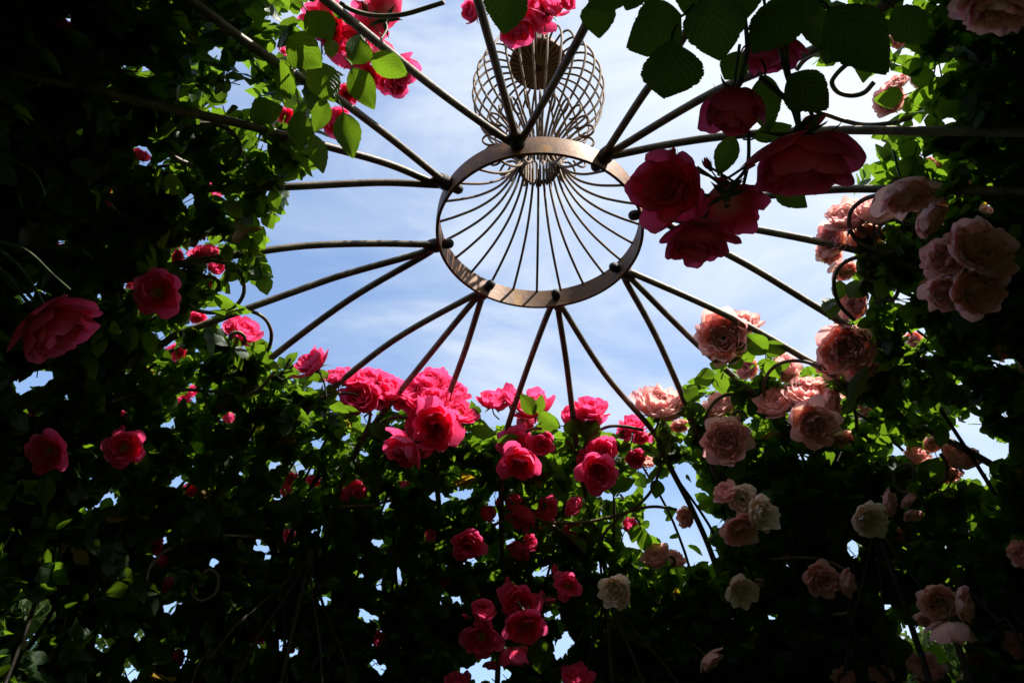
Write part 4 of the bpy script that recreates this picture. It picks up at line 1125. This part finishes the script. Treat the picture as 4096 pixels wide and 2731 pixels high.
# ------------------------------------------------------------------ pines beyond
def pine(x, y, dist, label, size):
    d = ray(x, y); hd = np.array([d[0], d[1]]); el = d[2] / np.linalg.norm(hd); hd /= np.linalg.norm(hd)
    base = np.array([CAM[0] + hd[0] * dist, CAM[1] + hd[1] * dist, 0]); top = CAM[2] + el * dist
    root = link('pine_tree', None, loc=base); tag(root, label, 'pine tree', 'pines beyond the arbor')
    mb = MB(); tube(mb, spline([(0, 0, -.1), (.1, 0, top * .5), (-.1, .15, top * .98)], 6), np.linspace(.34, .14, 13), 10)
    for q in range(9):
        a = q * 2.4; rr_ = size * random.uniform(.5, .85)
        tube(mb, spline([(0, .1, top * .86), (rr_ * .5 * math.cos(a), rr_ * .5 * math.sin(a), top * .93), (rr_ * math.cos(a), rr_ * math.sin(a), top * random.uniform(.94, 1.04))], 5), np.linspace(.09, .03, 11), 6)
    link('trunk', mb.mesh('trunk', M_TRUNK), root)
    n = 5200; rg = np.random.default_rng(int(x))
    cl = rg.normal(0, 1, (46, 3)); cl /= np.linalg.norm(cl, axis=1)[:, None]; cl *= rg.uniform(.45, 1, (46, 1)); cl = cl * [size, size, size * .55] + [0, 0, top]
    c = cl[rg.integers(0, 46, n)] + rg.normal(0, size * .11, (n, 3))
    ax = rg.normal(0, 1, (n, 3)); ax /= np.linalg.norm(ax, axis=1)[:, None]; sd = np.cross(ax, rg.normal(0, 1, (n, 3))); sd /= np.linalg.norm(sd, axis=1)[:, None]
    L_ = rg.uniform(.14, .26, (n, 1)); w = L_ * .3
    V = np.stack([c - sd * w, c + sd * w, c + ax * L_ + sd * w * .6, c + ax * L_ - sd * w * .6], 1).reshape(-1, 3)
    T = np.stack([np.repeat(rg.uniform(0, .9, n), 4), np.full(n * 4, .5), np.full(n * 4, .5)], -1)
    link('crown', fast_mesh('crown', V, np.arange(n * 4).reshape(-1, 4), T, M_PINE), root)


pine(60, 1450, 22, 'pine crown seen through the gap at the lower left', 2.2)
pine(2150, 1540, 24, 'round pine crown seen through the gap at the lower right', 1.6)

# ------------------------------------------------------------------ sky, sun, camera
w = bpy.data.worlds.new('World'); scene.world = w; w.use_nodes = True
nt = w.node_tree; ns, L = nt.nodes, nt.links; ns.clear()
out = ns.new('ShaderNodeOutputWorld'); bg = ns.new('ShaderNodeBackground'); bg.inputs[1].default_value = .118
sky = ns.new('ShaderNodeTexSky'); sky.sky_type = 'NISHITA'; sky.sun_disc = False
sky.sun_elevation = SUN_EL; sky.sun_rotation = math.atan2(SUN[0], SUN[1]); sky.air_density = 1.0; sky.dust_density = .6; sky.ozone_density = .5; sky.altitude = 100
tc = ns.new('ShaderNodeTexCoord')
mp = ns.new('ShaderNodeMapping'); mp.inputs['Scale'].default_value = (1.0, 2.2, 2.6); mp.inputs['Rotation'].default_value = (0.3, .5, .6)
L.new(tc.outputs['Generated'], mp.inputs[0])
n1 = ns.new('ShaderNodeTexNoise'); n1.inputs['Scale'].default_value = 2.1; n1.inputs['Detail'].default_value = 9; n1.inputs['Roughness'].default_value = .58; n1.inputs['Distortion'].default_value = .6
L.new(mp.outputs[0], n1.inputs['Vector'])
dt = ns.new('ShaderNodeVectorMath'); dt.operation = 'DOT_PRODUCT'; dt.inputs[1].default_value = (.55, -.25, .45)
L.new(tc.outputs['Generated'], dt.inputs[0])
ma = ns.new('ShaderNodeMath'); ma.operation = 'MULTIPLY_ADD'; ma.inputs[1].default_value = .62
L.new(dt.outputs['Value'], ma.inputs[0]); L.new(n1.outputs[0], ma.inputs[2])
cr = ramp(ns, [(.42, (0, 0, 0)), (.56, (.22, .22, .22)), (.66, (.55, .55, .55)), (.86, (1, 1, 1))]); L.new(ma.outputs[0], cr.inputs[0])
mx = ns.new('ShaderNodeMix'); mx.data_type = 'RGBA'
L.new(cr.outputs[0], mx.inputs[0]); L.new(sky.outputs[0], mx.inputs[6]); mx.inputs[7].default_value = (3.25, 3.5, 3.72, 1)
L.new(mx.outputs[2], bg.inputs[0]); L.new(bg.outputs[0], out.inputs[0])

sl = bpy.data.lights.new('sun', 'SUN'); sl.energy = 4.8; sl.angle = rad(.55); sl.color = (1, .95, .87)
so = link('sun', sl); so.rotation_euler = Vector(SUN).to_track_quat('Z', 'Y').to_euler(); so.location = (6, -2, 9)

cam = bpy.data.cameras.new('camera'); co = link('camera', cam)
cam.sensor_width = 36; cam.lens = 36 * FPX / 2352; cam.clip_start = .02; cam.clip_end = 2000
Mx = Matrix(((RT[0], UP[0], -FWD[0], CAM[0]), (RT[1], UP[1], -FWD[1], CAM[1]), (RT[2], UP[2], -FWD[2], CAM[2]), (0, 0, 0, 1)))
co.matrix_world = Mx
scene.camera = co
scene.view_settings.view_transform = 'Standard'; scene.view_settings.look = 'None'
scene.view_settings.exposure = 1.35; scene.view_settings.gamma = 1
scene.cycles.max_bounces = 7; scene.cycles.diffuse_bounces = 5; scene.cycles.transmission_bounces = 5; scene.cycles.transparent_max_bounces = 4
scene.cycles.sample_clamp_indirect = 6
